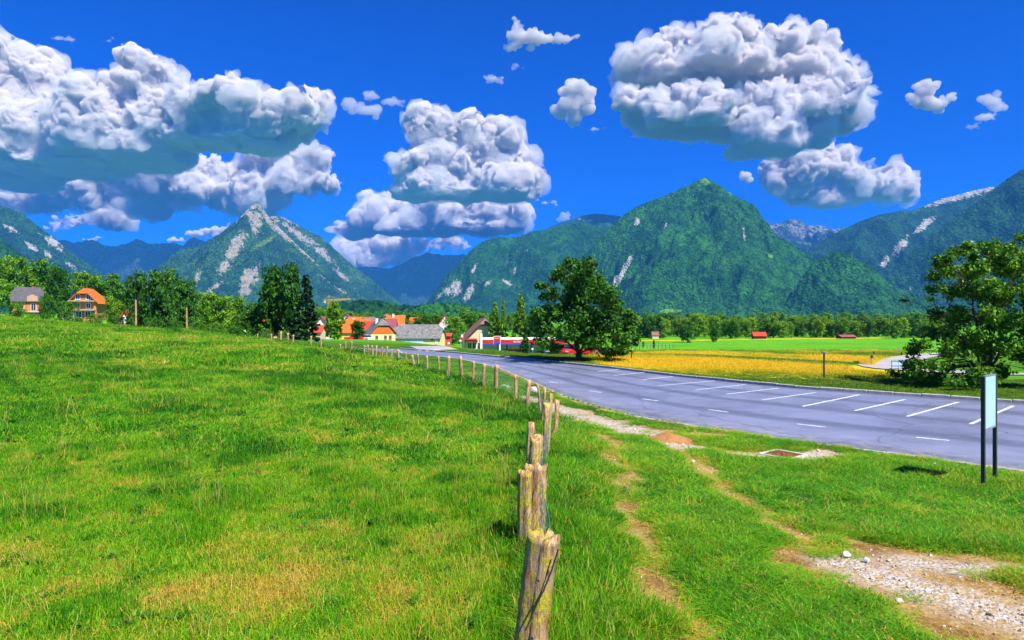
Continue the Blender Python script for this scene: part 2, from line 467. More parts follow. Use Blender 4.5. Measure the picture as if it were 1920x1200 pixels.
def G(x, y):
    """height of the ground"""
    x = np.asarray(x, float); y = np.asarray(y, float)
    dF = sdist(FARR, x, y); dN = -sdist(NEARR, x, y)
    near = 0.06 + 0.45 * sstep(0.6, 10, dN)
    rise = 0.058 * np.maximum(0, np.sqrt((x + 2) ** 2 + 9) * 0.5 - (x + 2) * 0.5 - 1.2) * sstep(0, 9, dN)
    near = near + rise
    near = near + 0.05 * fbm(x / 3.1, y / 3.1, None, 3, 5) * sstep(0.8, 3, dN)
    left = sstep(5, -25, x)
    lowz = -5.0 * (1 - left) - 3.2 * left + np.minimum(0.10 * np.maximum(0, -x - 45), 8.0) * sstep(1500, 500, y)
    mid = np.exp(-((x + 1) / 15) ** 2)
    far = 0.10 + (lowz - 0.10) * sstep((3 + 14 * left) * (1 - .55 * mid), 95 + 10 * left - 56 * mid, np.where(dF > 0, dF, 0))
    far = np.where(dF < 0.6, -0.10 + (far + 0.10) * sstep(0.08, 0.5, dF), far)
    far = far + 0.25 * fbm(x / 45, y / 45, None, 2, 8) * sstep(15, 60, dF)
    hillback = sstep(70, 120, y)            # behind the crest of the meadow
    nb = near * (1 - hillback) + lowz * hillback
    z = np.where(dF > 0, far, np.where(dN > 0, nb, -0.06))
    # both banks meet far off to the left
    z = np.where((x < -60) & (dN <= 0), np.maximum(z, -0.06), z)
    # under the carriageway
    road = (dF < 0.05) & (dN < 0.05)
    z = np.where(road, -0.10, z)
    return z

def gz(x, y):
    return float(G(np.array([x]), np.array([y]))[0])

def ground_px(px, py, dmin=3.0, dmax=3000.0):
    """world point where the ray through photo pixel px, py meets the ground"""
    d = np.exp(np.linspace(math.log(dmin), math.log(dmax), 2500))
    x = (px - 960) / FPX * d; z = CAMZ + (600 - py) / FPX * d
    g = G(x, d)
    hit = np.where(z <= np.maximum(g, np.where(g < -0.05, 0, g) * 0 + g))[0]
    i = hit[0] if len(hit) else len(d) - 1
    return Vector((x[i], d[i], g[i]))

def seg_dist(poly, x, y):
    best = np.full(np.shape(x), 1e9)
    for (ax, ay), (bx, by) in zip(poly[:-1], poly[1:]):
        dx, dy = bx - ax, by - ay
        t = np.clip(((x - ax) * dx + (y - ay) * dy) / (dx * dx + dy * dy + 1e-9), 0, 1)
        best = np.minimum(best, np.hypot(x - ax - t * dx, y - ay - t * dy))
    return best
def gpoly(pts):
    return [(v.x, v.y) for v in (ground_px(a, b) for a, b in pts)]

RUT_L = gpoly([(1130, 815), (1150, 845), (1165, 890), (1180, 940), (1195, 990), (1215, 1050), (1235, 1110), (1262, 1160), (1290, 1199), (1340, 1290)])
RUT_R = gpoly([(1215, 800), (1260, 830), (1300, 862), (1350, 905), (1400, 945), (1470, 990), (1560, 1040), (1650, 1090), (1800, 1160)])
GRAVEL = gpoly([(1050, 768), (1110, 785), (1170, 803), (1240, 820), (1290, 835)])
GRAVEL2 = gpoly([(940, 742), (985, 745), (1030, 757), (1060, 770)])
EDGE = gpoly([(1130, 785), (1200, 800), (1280, 812), (1340, 815)])
BARE = gpoly([(1580, 1050), (1680, 1085), (1790, 1120), (1930, 1160)])
BARE3 = gpoly([(1720, 1130), (1800, 1165), (1930, 1195)])
BARE2 = gpoly([(1690, 1050), (1800, 1062), (1925, 1070)])
PIT = gpoly([(1400, 853), (1470, 856), (1545, 850)])
PATCH = [(gpoly([(a, b)])[0], r) for a, b, r in [(822, 962, .16), (730, 830, .2), (600, 695, .8), (520, 870, .35), (640, 1000, .3), (330, 1110, .4), (480, 1130, .5), (120, 1105, .25), (760, 1110, .35), (680, 935, .18), (845, 790, .3), (560, 1080, .3), (400, 1040, .3), (1320, 1235, .3), (250, 905, .3), (860, 880, .25), (640, 990, .25), (560, 660, .8), (410, 650, .9), (380, 632, .9), (670, 705, .7), (1700, 965, .5), (1830, 950, .5), (1480, 1010, .4), (1620, 935, .3), (1540, 985, .35), (1750, 900, .5), (1350, 880, .35), (1420, 905, .3), (1870, 1010, .4), (1100, 900, .25), (1120, 1000, .25), (1360, 1080, .3), (1280, 985, .25)]]

ROADSIDE = [(p[0] - .2, p[1] - .2) for p in NEARR if -13 < p[0] < 20]
def masks(x, y):
    x = np.asarray(x, float); y = np.asarray(y, float)
    n1 = fbm(x * 1.6, y * 1.6, None, 4, 71); n2 = fbm(x * 5, y * 5, None, 3, 72)
    d = np.zeros(x.shape)
    def put(poly, wd, s=1.0, k=0.55):
        nonlocal d
        q = seg_dist(poly, x, y)
        d = np.maximum(d, s * np.clip(1.0 - (q / wd) ** 1.5 * 0.6 + k * n1 + 0.35 * n2, 0, 1))
    wl = 0.26
    put(RUT_L, .32, 0.92, .9); put(RUT_R, 0.34, 0.95, .9); put(GRAVEL, 0.75, 1.0, .9); put(GRAVEL2, 0.55, .9, .9); put(EDGE, 0.55, .85, .9); put(BARE, 0.95, 1.0, 1.0); put(BARE3, .55, 1.0, 1.0); put(BARE2, .4, .9, 1.1); put(PIT, 0.62, 1.15, .3); put(ROADSIDE, .24, .8, .9)
    d = np.where(-sdist(NEARR, x, y) < 0.15, 0, d)
    gv = np.zeros(x.shape)
    for poly, wd in ((GRAVEL, .9), (GRAVEL2, .6), (PIT, .9), (BARE, .42), (BARE2, .3)):
        q = seg_dist(poly, x, y); gv = np.maximum(gv, np.clip(1.2 - q / wd, 0, 1))
    st = np.zeros(x.shape)
    for (cx, cy_), r in PATCH:
        st = np.maximum(st, np.clip(1.15 - np.hypot(x - cx, (y - cy_) * 0.8) / r + .5 * n1, 0, 1))
    return np.clip(d, 0, 1), gv, st

def meadow_tint(x, y):
    """0 lush dark green .. 0.5 fresh green .. 1 straw"""
    a = fbm(x / 0.9, y / 1.1, None, 3, 81); b = fbm(x / 4.2, y / 5.0, None, 3, 82)
    left_near = sstep(13, 6, y) * sstep(3, -1, x) * 0.18
    return np.clip(0.39 + 0.28 * a + 0.22 * b + left_near + .09 * sstep(9, 25, y), 0, 1)

def ground():
    def axis(lo, hi, dense, n, p):
        t = np.linspace(-1, 1, n)
        return t
    xs = np.concatenate([-np.geomspace(9000, 16, 70), np.linspace(-15.7, 26, 290), np.geomspace(26.3, 9000, 66)])
    ys = np.concatenate([np.linspace(-40, 2.4, 14), np.linspace(2.6, 32, 175), np.linspace(32.3, 75, 90), np.geomspace(75.5, 14000, 110)])
    X, Y = np.meshgrid(xs, ys)
    Z = G(X, Y)
    x, y = X.ravel(), Y.ravel()
    close = (np.abs(x) < 18) & (y < 45)
    d = np.zeros(x.shape); gv = np.zeros(x.shape); st = np.zeros(x.shape)
    a, b, c = masks(x[close], y[close]); d[close] = a; gv[close] = b; st[close] = c
    dF = sdist(FARR, x, y)
    Z = Z.ravel() - 0.03 * d
    px = 960 + x / np.maximum(y, 1) * FPX; py = 600 - (Z - CAMZ) / np.maximum(y, 1) * FPX
    n = fbm(x / 14, y / 22, None, 3, 91); n2 = fbm(x / 60, y / 30, None, 2, 92)
    gold = sstep(654, 662, py + 6 * n2) * sstep(722, 690, py + 10 * n - 0.02 * (px - 1300)) * sstep(1760, 1640, px + 60 * n) * (px > 1100) * (dF > 1.2)
    gold = np.clip(gold * (0.95 + 1.7 * n - .35 * sstep(1450, 1650, px)), 0, 1)
    strip = np.exp(-((py - (636 - 0.012 * (px - 1450))) / 1.4) ** 2) * (px > 1180) * (px < 1700) * (dF > 5)
    gold = np.maximum(gold, 0.75 * strip)
    me = np_mesh('ground', np.stack([x, y, Z], 1), grid_faces(len(xs), len(ys)), True)
    fattr(me, 'dirt', d); fattr(me, 'gravel', gv); fattr(me, 'straw', st); fattr(me, 'gold', gold)
    fattr(me, 'tint', meadow_tint(x, y)); fattr(me, 'valley', sstep(0, 30, dF))
    m = NM('ground_turf')
    v = m.coord('Object')
    fine = m.noise(v, 9.0, 6, 0.75)
    mid = m.noise(v, 1.2, 5, 0.65)
    big = m.noise(v, 0.03, 5, 0.6)
    far_m = m.noise(m.coord('Object', (1, 0.5, 1)), 0.35, 6, 0.8)
    tint = m.math('ADD', m.attr('tint'), m.math('MULTIPLY', m.math('SUBTRACT', fine, 0.5), 0.7))
    turf = m.ramp(tint, [(0.1, (0.010, 0.040, 0.003)), (0.4, (0.032, 0.10, 0.004)), (0.66, (0.08, 0.15, 0.006)), (0.95, (0.17, 0.14, 0.025))])
    val = m.ramp(m.math('ADD', m.math('MULTIPLY', big, 0.5), m.math('MULTIPLY', far_m, 0.5)), [(0.32, (0.045, 0.20, 0.006)), (0.5, (0.085, 0.30, 0.006)), (0.68, (0.17, 0.36, 0.01))])
    c = m.mix(m.attr('valley'), turf, val)
    gd = m.ramp(far_m, [(0.3, (0.20, 0.22, 0.010)), (0.55, (0.54, 0.42, 0.012)), (0.75, (0.60, 0.38, 0.02))])
    c = m.mix(m.ramp(m.math('ADD', m.attr('gold'), m.math('MULTIPLY', m.math('SUBTRACT', far_m, 0.5), 1.1)), [(0.35, (0, 0, 0)), (0.62, (1, 1, 1))]), c, gd)
    soil = m.ramp(mid, [(0.3, (0.24, 0.13, 0.04)), (0.5, (0.42, 0.27, 0.09)), (0.75, (0.56, 0.41, 0.19))])
    peb = m.new('ShaderNodeTexVoronoi', Scale=26.0); m.ln(v, peb.inputs['Vector'])
    stone = m.mix(0.5, m.ramp(peb.outputs['Color'], [(0.2, (0.30, 0.27, 0.24)), (0.8, (0.62, 0.58, 0.53))]), (0.46, 0.41, 0.35))
    soil = m.mix(m.ramp(m.noise(v, 22, 5, .8), [(.42, (0, 0, 0)), (.6, (1, 1, 1))]), m.mix(1.0, soil, (.5, .45, .4), 'MULTIPLY'), soil)
    soil = m.mix(m.math('MULTIPLY', m.attr('gravel'), m.ramp(fine, [(0.35, (0, 0, 0)), (0.55, (1, 1, 1))])), soil, stone)
    c = m.mix(m.ramp(m.math('ADD', m.attr('dirt'), m.math('MULTIPLY', m.math('SUBTRACT', fine, 0.5), 0.7)), [(0.34, (0, 0, 0)), (0.58, (1, 1, 1))]), c, soil)
    c = m.mix(m.math('MULTIPLY', m.attr('straw'), m.ramp(fine, [(.4, (0, 0, 0)), (.6, (.8, .8, .8))])), c, (0.46, 0.28, 0.06))
    m.color(c)
    m.p.inputs['Specular IOR Level'].default_value = 0.08
    hh = m.math('ADD', fine, m.math('MULTIPLY', peb.outputs['Distance'], m.math('MULTIPLY', m.attr('gravel'), -0.8)))
    m.bump(hh, 0.7, 0.05)
    o = obj('ground', me, m.m)
    tag(o, kind='structure')
ground()

# ------------------------------------------------------------------ roads
def road_sheet(name, A, B, mat, nc=12, lift=None):
    A = np.asarray(A); B = np.asarray(B)
    t = np.linspace(0, 1, nc)[None, :, None]
    Q = A[:, None, :] * (1 - t) + B[:, None, :] * t
    z = np.zeros(Q.shape[:2]) if lift is None else G(Q[..., 0], Q[..., 1]) + lift
    V = np.concatenate([Q, z[..., None]], -1).reshape(-1, 3)
    me = np_mesh(name, V, grid_faces(nc, len(A)), True)
    # carriageway coordinates for wear along the wheel tracks
    fattr(me, 'across', np.broadcast_to(np.linspace(0, 1, nc)[None, :], Q.shape[:2]))
    o = obj(name, me, mat); tag(o, kind='structure'); return o

def asphalt(name, base, wear=True):
    m = NM(name)
    v = m.coord('Object')
    n1 = m.noise(v, 0.35, 5, 0.6); n2 = m.noise(v, 40, 3, 0.8); n3 = m.noise(v, 2.2, 6, 0.7)
    c = m.ramp(n1, [(0.3, tuple(x * 0.62 for x in base)), (0.7, tuple(x * 1.4 for x in base))])
    c = m.mix(m.ramp(n2, [(0.5, (0, 0, 0)), (0.68, (1, 1, 1))]), c, tuple(min(1, x * 2.0) for x in base))
    if wear:
        a = m.attr('across')
        w1 = m.math('SINE', m.math('ADD', m.math('MULTIPLY', a, 26.0), m.math('MULTIPLY', n1, 2.0)))
        c = m.mix(m.math('MULTIPLY', m.ramp(w1, [(0.35, (0, 0, 0)), (0.95, (1, 1, 1))]), 0.7), c, tuple(x * 0.55 for x in base))
        dust = m.math('MULTIPLY', m.ramp(a, [(0.0, (1, 1, 1)), (0.10, (0.35, 0.35, 0.35)), (0.2, (0, 0, 0))]), m.ramp(n3, [(0.4, (0, 0, 0)), (0.65, (1, 1, 1))]))
        c = m.mix(m.math('MULTIPLY', dust, 0.6), c, (0.40, 0.36, 0.32))
        oil = m.ramp(m.noise(m.coord('Object', (0.6, 1, 1)), 0.55, 3, 0.5), [(0.70, (0, 0, 0)), (0.76, (1, 1, 1))])
        c = m.mix(m.math('MULTIPLY', oil, 0.6), c, (0.03, 0.03, 0.035))
    if wear:
        ck = m.new('ShaderNodeTexVoronoi', Scale=0.16); ck.feature = 'DISTANCE_TO_EDGE'
        wv = m.n.new('ShaderNodeMix'); wv.data_type = 'RGBA'; wv.blend_type = 'ADD'; wv.inputs[0].default_value = .55
        nn_ = m.new('ShaderNodeTexNoise', Scale=1.3); m.ln(v, nn_.inputs['Vector'])
        m.ln(v, wv.inputs[6]); m.ln(nn_.outputs['Color'], wv.inputs[7]); m.ln(wv.outputs[2], ck.inputs['Vector'])
        c = m.mix(m.math('MULTIPLY', m.ramp(ck.outputs['Distance'], [(0.0, (1, 1, 1)), (0.006, (0, 0, 0))]), .6), c, (0.05, 0.05, 0.06))
        c = m.mix(m.math('MULTIPLY', m.ramp(n3, [(.5, (0, 0, 0)), (.7, (1, 1, 1))]), .35), c, tuple(x * 1.5 for x in base))
    m.color(c)
    m.p.inputs['Roughness'].default_value = 0.5
    m.p.inputs['Specular IOR Level'].default_value = 0.5
    m.bump(n2, 0.35, 0.01)
    return m.m
mat_road = asphalt('asphalt', (0.135, 0.15, 0.225))
mat_lane = asphalt('pale_asphalt', (0.34, 0.30, 0.27), False)
NA = resample(NEAR, 150, 4); FA = resample(FAR, 150, 4)
road = road_sheet('road', NA, FA, mat_road, 14)

# valley lane with its bend
def lane(pts, wd, name, mat):
    q = resample(gpoly(pts), 60, 6)
    d = np.gradient(q, axis=0); d /= np.hypot(d[:, 0], d[:, 1])[:, None] + 1e-9
    nrm = np.stack([-d[:, 1], d[:, 0]], 1)
    return road_sheet(name, q + nrm * wd / 2, q - nrm * wd / 2, mat, 7, 0.07)
lane([(2080, 664), (1950, 662), (1850, 661), (1760, 663), (1705, 670), (1680, 680), (1682, 690), (1720, 699), (1800, 704), (1900, 700), (2080, 706)], 6.5, 'lane', mat_lane)
lane([(800, 650), (815, 654), (822, 658)], 4.0, 'driveway', mat_lane)

# painted lines, parts of the road
def paint_mat():
    m = NM('road_paint'); v = m.coord('Object')
    m.color(m.mix(m.ramp(m.noise(v, 9.0, 5, .75), [(.42, (0, 0, 0)), (.62, (1, 1, 1))]), (0.70, 0.72, 0.78), (0.30, 0.31, 0.38)))
    return m.m
mat_paint = paint_mat()
def line_mark(p0, p1, wd=0.11, name='parking_line'):
    p0 = Vector(p0); p1 = Vector(p1); d = (p1 - p0).normalized(); n = Vector((-d.y, d.x)) * wd / 2
    me = bpy.data.meshes.new(name)
    me.from_pydata([(*(p0 + n), 0.004), (*(p0 - n), 0.004), (*(p1 - n), 0.004), (*(p1 + n), 0.004)], [], [(0, 1, 2, 3)])
    obj(name, me, mat_paint, road)
def rp(px, py):
    d = CAMZ * FPX / (py - 600.0); return ((px - 960) / FPX * d, d)
for a, b in [((1205, 712), (1262, 706)), ((1235, 723), (1340, 714)), ((1305, 731), (1398, 721)), ((1362, 739), (1460, 728)), ((1428, 750), (1530, 736)), ((1505, 762), (1612, 740)), ((1603, 770), (1697, 749)), ((1700, 781), (1797, 754)), ((1820, 795), (1900, 761)), ((1150, 704), (1210, 698)), ((1120, 697), (1165, 692))]:
    line_mark(rp(*a), rp(*b))
for a, b in [((1329, 768), (1365, 773)), ((1495, 795), (1548, 801)), ((1718, 820), (1780, 826)), ((1205, 748), (1235, 752)), ((1106, 733), (1128, 736)), ((1030, 716), (1045, 718))]:
    line_mark(rp(*a), rp(*b), 0.11, 'lane_dash')

# kerbs: single stones set along the edges, a part each
mat_kerb = simple('kerb_concrete', (0.36, 0.34, 0.31), 0.35, 4.0, 0.9, bump=0.4)
def kerb(name, pts, wd, h0, h1, step=1.0, side=1):
    q = resample(pts, 600, 6)
    d = np.concatenate([[0], np.cumsum(np.hypot(*np.diff(q, axis=0).T))])
    root = empty(name, (q[0][0], q[0][1], 0)); tag(root, kind='structure')
    rng = random.Random(5)
    s = 0.0
    proto = {}
    while s + step < d[-1]:
        a = np.array([np.interp(s + 0.012, d, q[:, 0]), np.interp(s + 0.012, d, q[:, 1])]); b = np.array([np.interp(s + step - 0.012, d, q[:, 0]), np.interp(s + step - 0.012, d, q[:, 1])])
        L = float(np.hypot(*(b - a)))
        key = round(L, 2)
        if key not in proto:
            me = MB().box(0, key, 0 if side > 0 else -wd, wd if side > 0 else 0, h0, h1).mesh('kerb_stone', bevel=0.02); me.materials.append(mat_kerb); proto[key] = me
        o = bpy.data.objects.new('kerb_stone', proto[key]); link(o, root)
        o.location = (a[0] - root.location.x, a[1] - root.location.y, rng.uniform(-0.012, 0.012))
        o.rotation_euler = (rng.uniform(-.02, .02), 0, math.atan2(b[1] - a[1], b[0] - a[0]) + rng.uniform(-.008, .008))
        s += step
    return root
kerb('kerb_far', [p for p in FAR if p[0] > -40][:-1] , 0.16, -0.12, 0.13, 1.0, -1)
kerb('kerb_near', [p for p in NEAR if p[0] < 20 and p[0] > -13], 0.12, -0.12, 0.05, 1.0, 1)

# ------------------------------------------------------------------ clouds: closed shapes filled with even vapour
def cloud_mat(name, dens, tint=(1, 1, 1)):
    m = bpy.data.materials.new(name); m.use_nodes = True
    n = m.node_tree.nodes; n.clear()
    o_ = n.new('ShaderNodeOutputMaterial'); v = n.new('ShaderNodeVolumePrincipled')
    v.inputs['Color'].default_value = (*tint, 1)
    v.inputs['Density'].default_value = dens
    v.inputs['Anisotropy'].default_value = -0.4
    m.node_tree.links.new(v.outputs[0], o_.inputs['Volume'])
    return m

def cloud(label, D, puffs, mfp=4.0, seed=1, vox=3.1, base_px=None, depth=0.8, kids=6, disp=1.0, flat=0.25, back=0.55, albedo=0.96, veil=True, dy=0):
    """puffs: (x, y, rx, ry) in photo pixels"""
    rng = np.random.RandomState(seed)
    s = D / FPX
    sph = []
    mat = cloud_mat('cloud_vapour', 1.0 / (mfp * 0.7 * s), (albedo + .03, albedo - .012, albedo - .034))
    puffs = [(x, y + dy, rx, ry) for x, y, rx, ry in puffs]
    ytop = min(y - ry for x, y, rx, ry in puffs)
    for (x, y, rx, ry) in puffs:
        c = np.array(P(x, y + 0, D)); c[1] += rng.uniform(-.3, .3) * rx * s + back * (y - ytop) * s
        r0 = np.array([rx * s, depth * (rx + ry) * 0.5 * s, ry * s])
        sph.append((c, r0 * 0.86))
        for k in range(kids):
            d = rng.normal(size=3); d /= np.linalg.norm(d)
            if d[2] < -0.2: d[2] = -d[2]
            if d[1] > 0.6: d[1] = -d[1]
            q = rng.uniform(0.28, 0.68)
            c2 = c + d * r0 * (0.95 - 0.35 * q); r2 = q * r0.mean() * 0.85
            sph.append((c2, np.full(3, r2)))
            for k2 in range(kids // 2):
                d2 = rng.normal(size=3); d2 /= np.linalg.norm(d2)
                if d2[2] < -0.1: d2[2] = -d2[2]
                if d2[1] > 0.5: d2[1] = -d2[1]
                q2 = rng.uniform(0.3, 0.6)
                sph.append((c2 + d2 * r2 * (1.0 - 0.3 * q2), np.full(3, r2 * q2)))
    bm = bmesh.new()
    ctr = np.mean([c for c, r in sph], axis=0)
    for c, r in sph:
        mtx = Matrix.Translation(Vector(c - ctr)) @ Matrix.Diagonal((*r, 1.0))
        bmesh.ops.create_icosphere(bm, subdivisions=2 if r[0] < 14 * s else 3, radius=1.0, matrix=mtx)
    me = bpy.data.meshes.new('cloud'); bm.to_mesh(me); bm.free()
    o = bpy.data.objects.new('cloud', me); COL.objects.link(o)
    md = o.modifiers.new('r', 'REMESH'); md.mode = 'VOXEL'; md.voxel_size = (vox or 4.0) * s
    dg = bpy.context.evaluated_depsgraph_get(); dg.update()
    me2 = bpy.data.meshes.new_from_object(o.evaluated_get(dg))
    o.modifiers.clear(); o.data = me2; bpy.data.meshes.remove(me)
    n = len(me2.vertices)
    co = np.empty(n * 3, np.float32); me2.vertices.foreach_get('co', co); co = co.reshape(-1, 3).astype(float)
    nn = np.empty(n * 3, np.float32); me2.vertices.foreach_get('normal', nn); nn = nn.reshape(-1, 3)
    u = co / s
    wx = 10 * fbm(u[:, 0] / 30, u[:, 1] / 30, u[:, 2] / 30, 2, seed + 1)
    def bil(sc_, sd_):
        return np.abs(noise((u[:, 0] + wx) / sc_, (u[:, 1] - wx) / sc_, (u[:, 2] + wx) / sc_, sd_))
    up = 0.62 + 0.38 * sstep(-0.6, 0.35, nn[:, 2])
    d = 30 * fbm(u[:, 0] / 75, u[:, 1] / 75, u[:, 2] / 60, 2, seed + 5) + up * (18 * (bil(44, seed + 2) - .3) + 13 * (bil(21, seed + 3) - .3) + 10 * (bil(10.5, seed + 4) - .3) + 7 * (bil(5.5, seed + 6) - .3))
    co = co + nn * (d * disp * s)[:, None]
    if base_px is not None:
        zb = P(0, base_px, D)[2] - ctr[2] + 16 * s * fbm(u[:, 0] / 55, u[:, 1] / 55, None, 4, seed + 8, .6)
        low = co[:, 2] < zb
        co[:, 2] = np.where(low, zb + (co[:, 2] - zb) * flat, co[:, 2])
    me2.vertices.foreach_set('co', co.astype(np.float32).ravel()); me2.update()
    me2.materials.clear(); me2.materials.append(mat)
    o.location = ctr
    tag(o, label, 'cloud')
    if veil:
        # a thin ragged veil of vapour round the dense core
        bm = bmesh.new()
        for c, r in sph:
            if r[0] < 9 * s: continue
            bmesh.ops.create_icosphere(bm, subdivisions=2, radius=1.0, matrix=Matrix.Translation(Vector(c - ctr)) @ Matrix.Diagonal((*(r + 3 * s), 1.0)))
        me = bpy.data.meshes.new('veil'); bm.to_mesh(me); bm.free()
        q = bpy.data.objects.new('veil', me); COL.objects.link(q)
        md = q.modifiers.new('r', 'REMESH'); md.mode = 'VOXEL'; md.voxel_size = 4.6 * s
        dg = bpy.context.evaluated_depsgraph_get(); dg.update()
        me3 = bpy.data.meshes.new_from_object(q.evaluated_get(dg))
        q.modifiers.clear(); q.data = me3; bpy.data.meshes.remove(me)
        n = len(me3.vertices)
        co = np.empty(n * 3, np.float32); me3.vertices.foreach_get('co', co); co = co.reshape(-1, 3).astype(float)
        nn = np.empty(n * 3, np.float32); me3.vertices.foreach_get('normal', nn); nn = nn.reshape(-1, 3)
        u = co / s
        d = 30 * fbm(u[:, 0] / 75, u[:, 1] / 75, u[:, 2] / 60, 2, seed + 5) + 2 + 34 * fbm(u[:, 0] / 24, u[:, 1] / 24, u[:, 2] / 20, 3, seed + 44, .6)
        co = co + nn * (d * disp * s)[:, None]
        if base_px is not None:
            zb = P(0, base_px, D)[2] - ctr[2]
            co[:, 2] = np.where(co[:, 2] < zb, zb + (co[:, 2] - zb) * flat, co[:, 2])
        me3.vertices.foreach_set('co', co.astype(np.float32).ravel()); me3.update()
        me3.materials.clear(); me3.materials.append(cloud_mat('cloud_veil', 1.0 / (26 * s), (.985, .98, .975)))
        q.parent = o
    return o


cloud('huge spreading cumulus bank with dark underside over the left mountains', 10500,
      [(-50, 200, 110, 100), (62, 165, 62, 72), (60, 250, 120, 80), (-30, 320, 120, 60), (150, 185, 70, 60), (215, 190, 60, 60), (308, 150, 42, 58), (255, 240, 100, 70), (140, 290, 110, 50)], 6, 11, base_px=305, flat=0.32, back=.1, depth=1.5, dy=30)
cloud('broad bright-topped cumulus joined to the right end of the huge left bank', 10200,
      [(390, 205, 62, 58), (450, 215, 70, 55), (520, 230, 50, 42), (430, 255, 90, 35), (345, 250, 50, 40), (560, 215, 28, 45), (585, 172, 20, 24), (603, 180, 14, 14)], 6, 12, base_px=266, flat=0.3, back=.1, depth=1.4, dy=16)
cloud('grey layered cumulus band hanging above the pointed rocky peak', 15500,
      [(500, 320, 95, 30), (570, 300, 45, 28), (545, 345, 80, 25), (600, 345, 28, 18), (455, 365, 120, 28), (395, 325, 38, 34), (345, 345, 45, 30), (300, 372, 90, 28), (610, 292, 12, 10)], 7, 13, base_px=405, flat=0.5, back=0.3)
cloud('low white cumulus streak trailing under the huge left bank', 15000,
      [(225, 300, 45, 20), (265, 322, 34, 22), (190, 330, 60, 22), (110, 345, 80, 24), (30, 365, 80, 24), (200, 355, 70, 18), (-40, 380, 80, 20)], 7, 14, base_px=395, flat=0.5, back=0.3)
cloud('small ragged cumulus scrap low over the left range', 18500, [(140, 412, 44, 13), (205, 400, 34, 12), (95, 425, 22, 7)], 7, 15, base_px=432, back=0.2)
cloud('tall cauliflower cumulus tower with a flat dark base, alone in mid sky', 11500,
      [(815, 236, 44, 28), (868, 232, 32, 24), (900, 270, 62, 52), (950, 290, 42, 42), (790, 300, 44, 30), (850, 300, 80, 50), (970, 325, 36, 34), (785, 342, 40, 26), (870, 345, 110, 30), (950, 350, 48, 22)], 5, 16, base_px=366, vox=2.5, flat=0.26, dy=24, back=.1, depth=1.1)
cloud('wide low cumulus bank behind the valley under the tall tower', 24000,
      [(690, 415, 45, 28), (735, 405, 38, 20), (770, 402, 40, 20), (830, 408, 55, 24), (900, 404, 50, 22), (955, 410, 32, 24), (660, 440, 42, 20), (760, 432, 80, 20), (880, 428, 80, 14)], 6, 17, base_px=432, flat=0.32, back=0, depth=1.6)
cloud('ragged grey cloud layer low behind the blue valley range', 26500,
      [(660, 465, 48, 14), (720, 462, 60, 16), (790, 465, 50, 14), (840, 458, 50, 14), (700, 485, 45, 12), (740, 490, 50, 10), (865, 468, 22, 10), (650, 485, 30, 9)], 8, 18, base_px=500, flat=0.6, back=0.2)
cloud('big white-topped cumulus with a black-grey belly above the green mountain', 9800,
      [(1215, 105, 45, 42), (1285, 80, 62, 42), (1350, 75, 50, 40), (1410, 90, 60, 40), (1465, 72, 42, 40), (1535, 95, 36, 34), (1300, 125, 110, 40), (1450, 125, 110, 42), (1560, 125, 50, 35), (1600, 150, 24, 14)], 6, 19, base_px=172, flat=0.26, dy=40, back=0, depth=1.8)
cloud('long cumulus tier hanging below the big black-bellied cloud', 9000,
      [(1195, 195, 45, 30), (1240, 215, 60, 30), (1320, 215, 80, 34), (1420, 205, 100, 34), (1520, 205, 80, 34), (1580, 215, 38, 38)], 6, 20, base_px=244, flat=0.3, dy=14, back=0, depth=1.7)
cloud('dark smooth cloud lump drooping under the long cumulus tier', 8800, [(1420, 265, 62, 34), (1470, 262, 60, 30), (1530, 245, 50, 26), (1395, 285, 34, 20)], 6, 21, base_px=285, flat=0.32, disp=0.5, back=.3, depth=1.8)
cloud('bright sloping cumulus reaching down to the right ridge', 12500,
      [(1480, 305, 42, 26), (1530, 300, 48, 24), (1500, 340, 62, 28), (1570, 335, 62, 34), (1620, 350, 58, 30), (1670, 370, 42, 16), (1545, 365, 70, 20), (1450, 335, 16, 16)], 6, 22, base_px=385, flat=0.32, back=.1, depth=1.3)
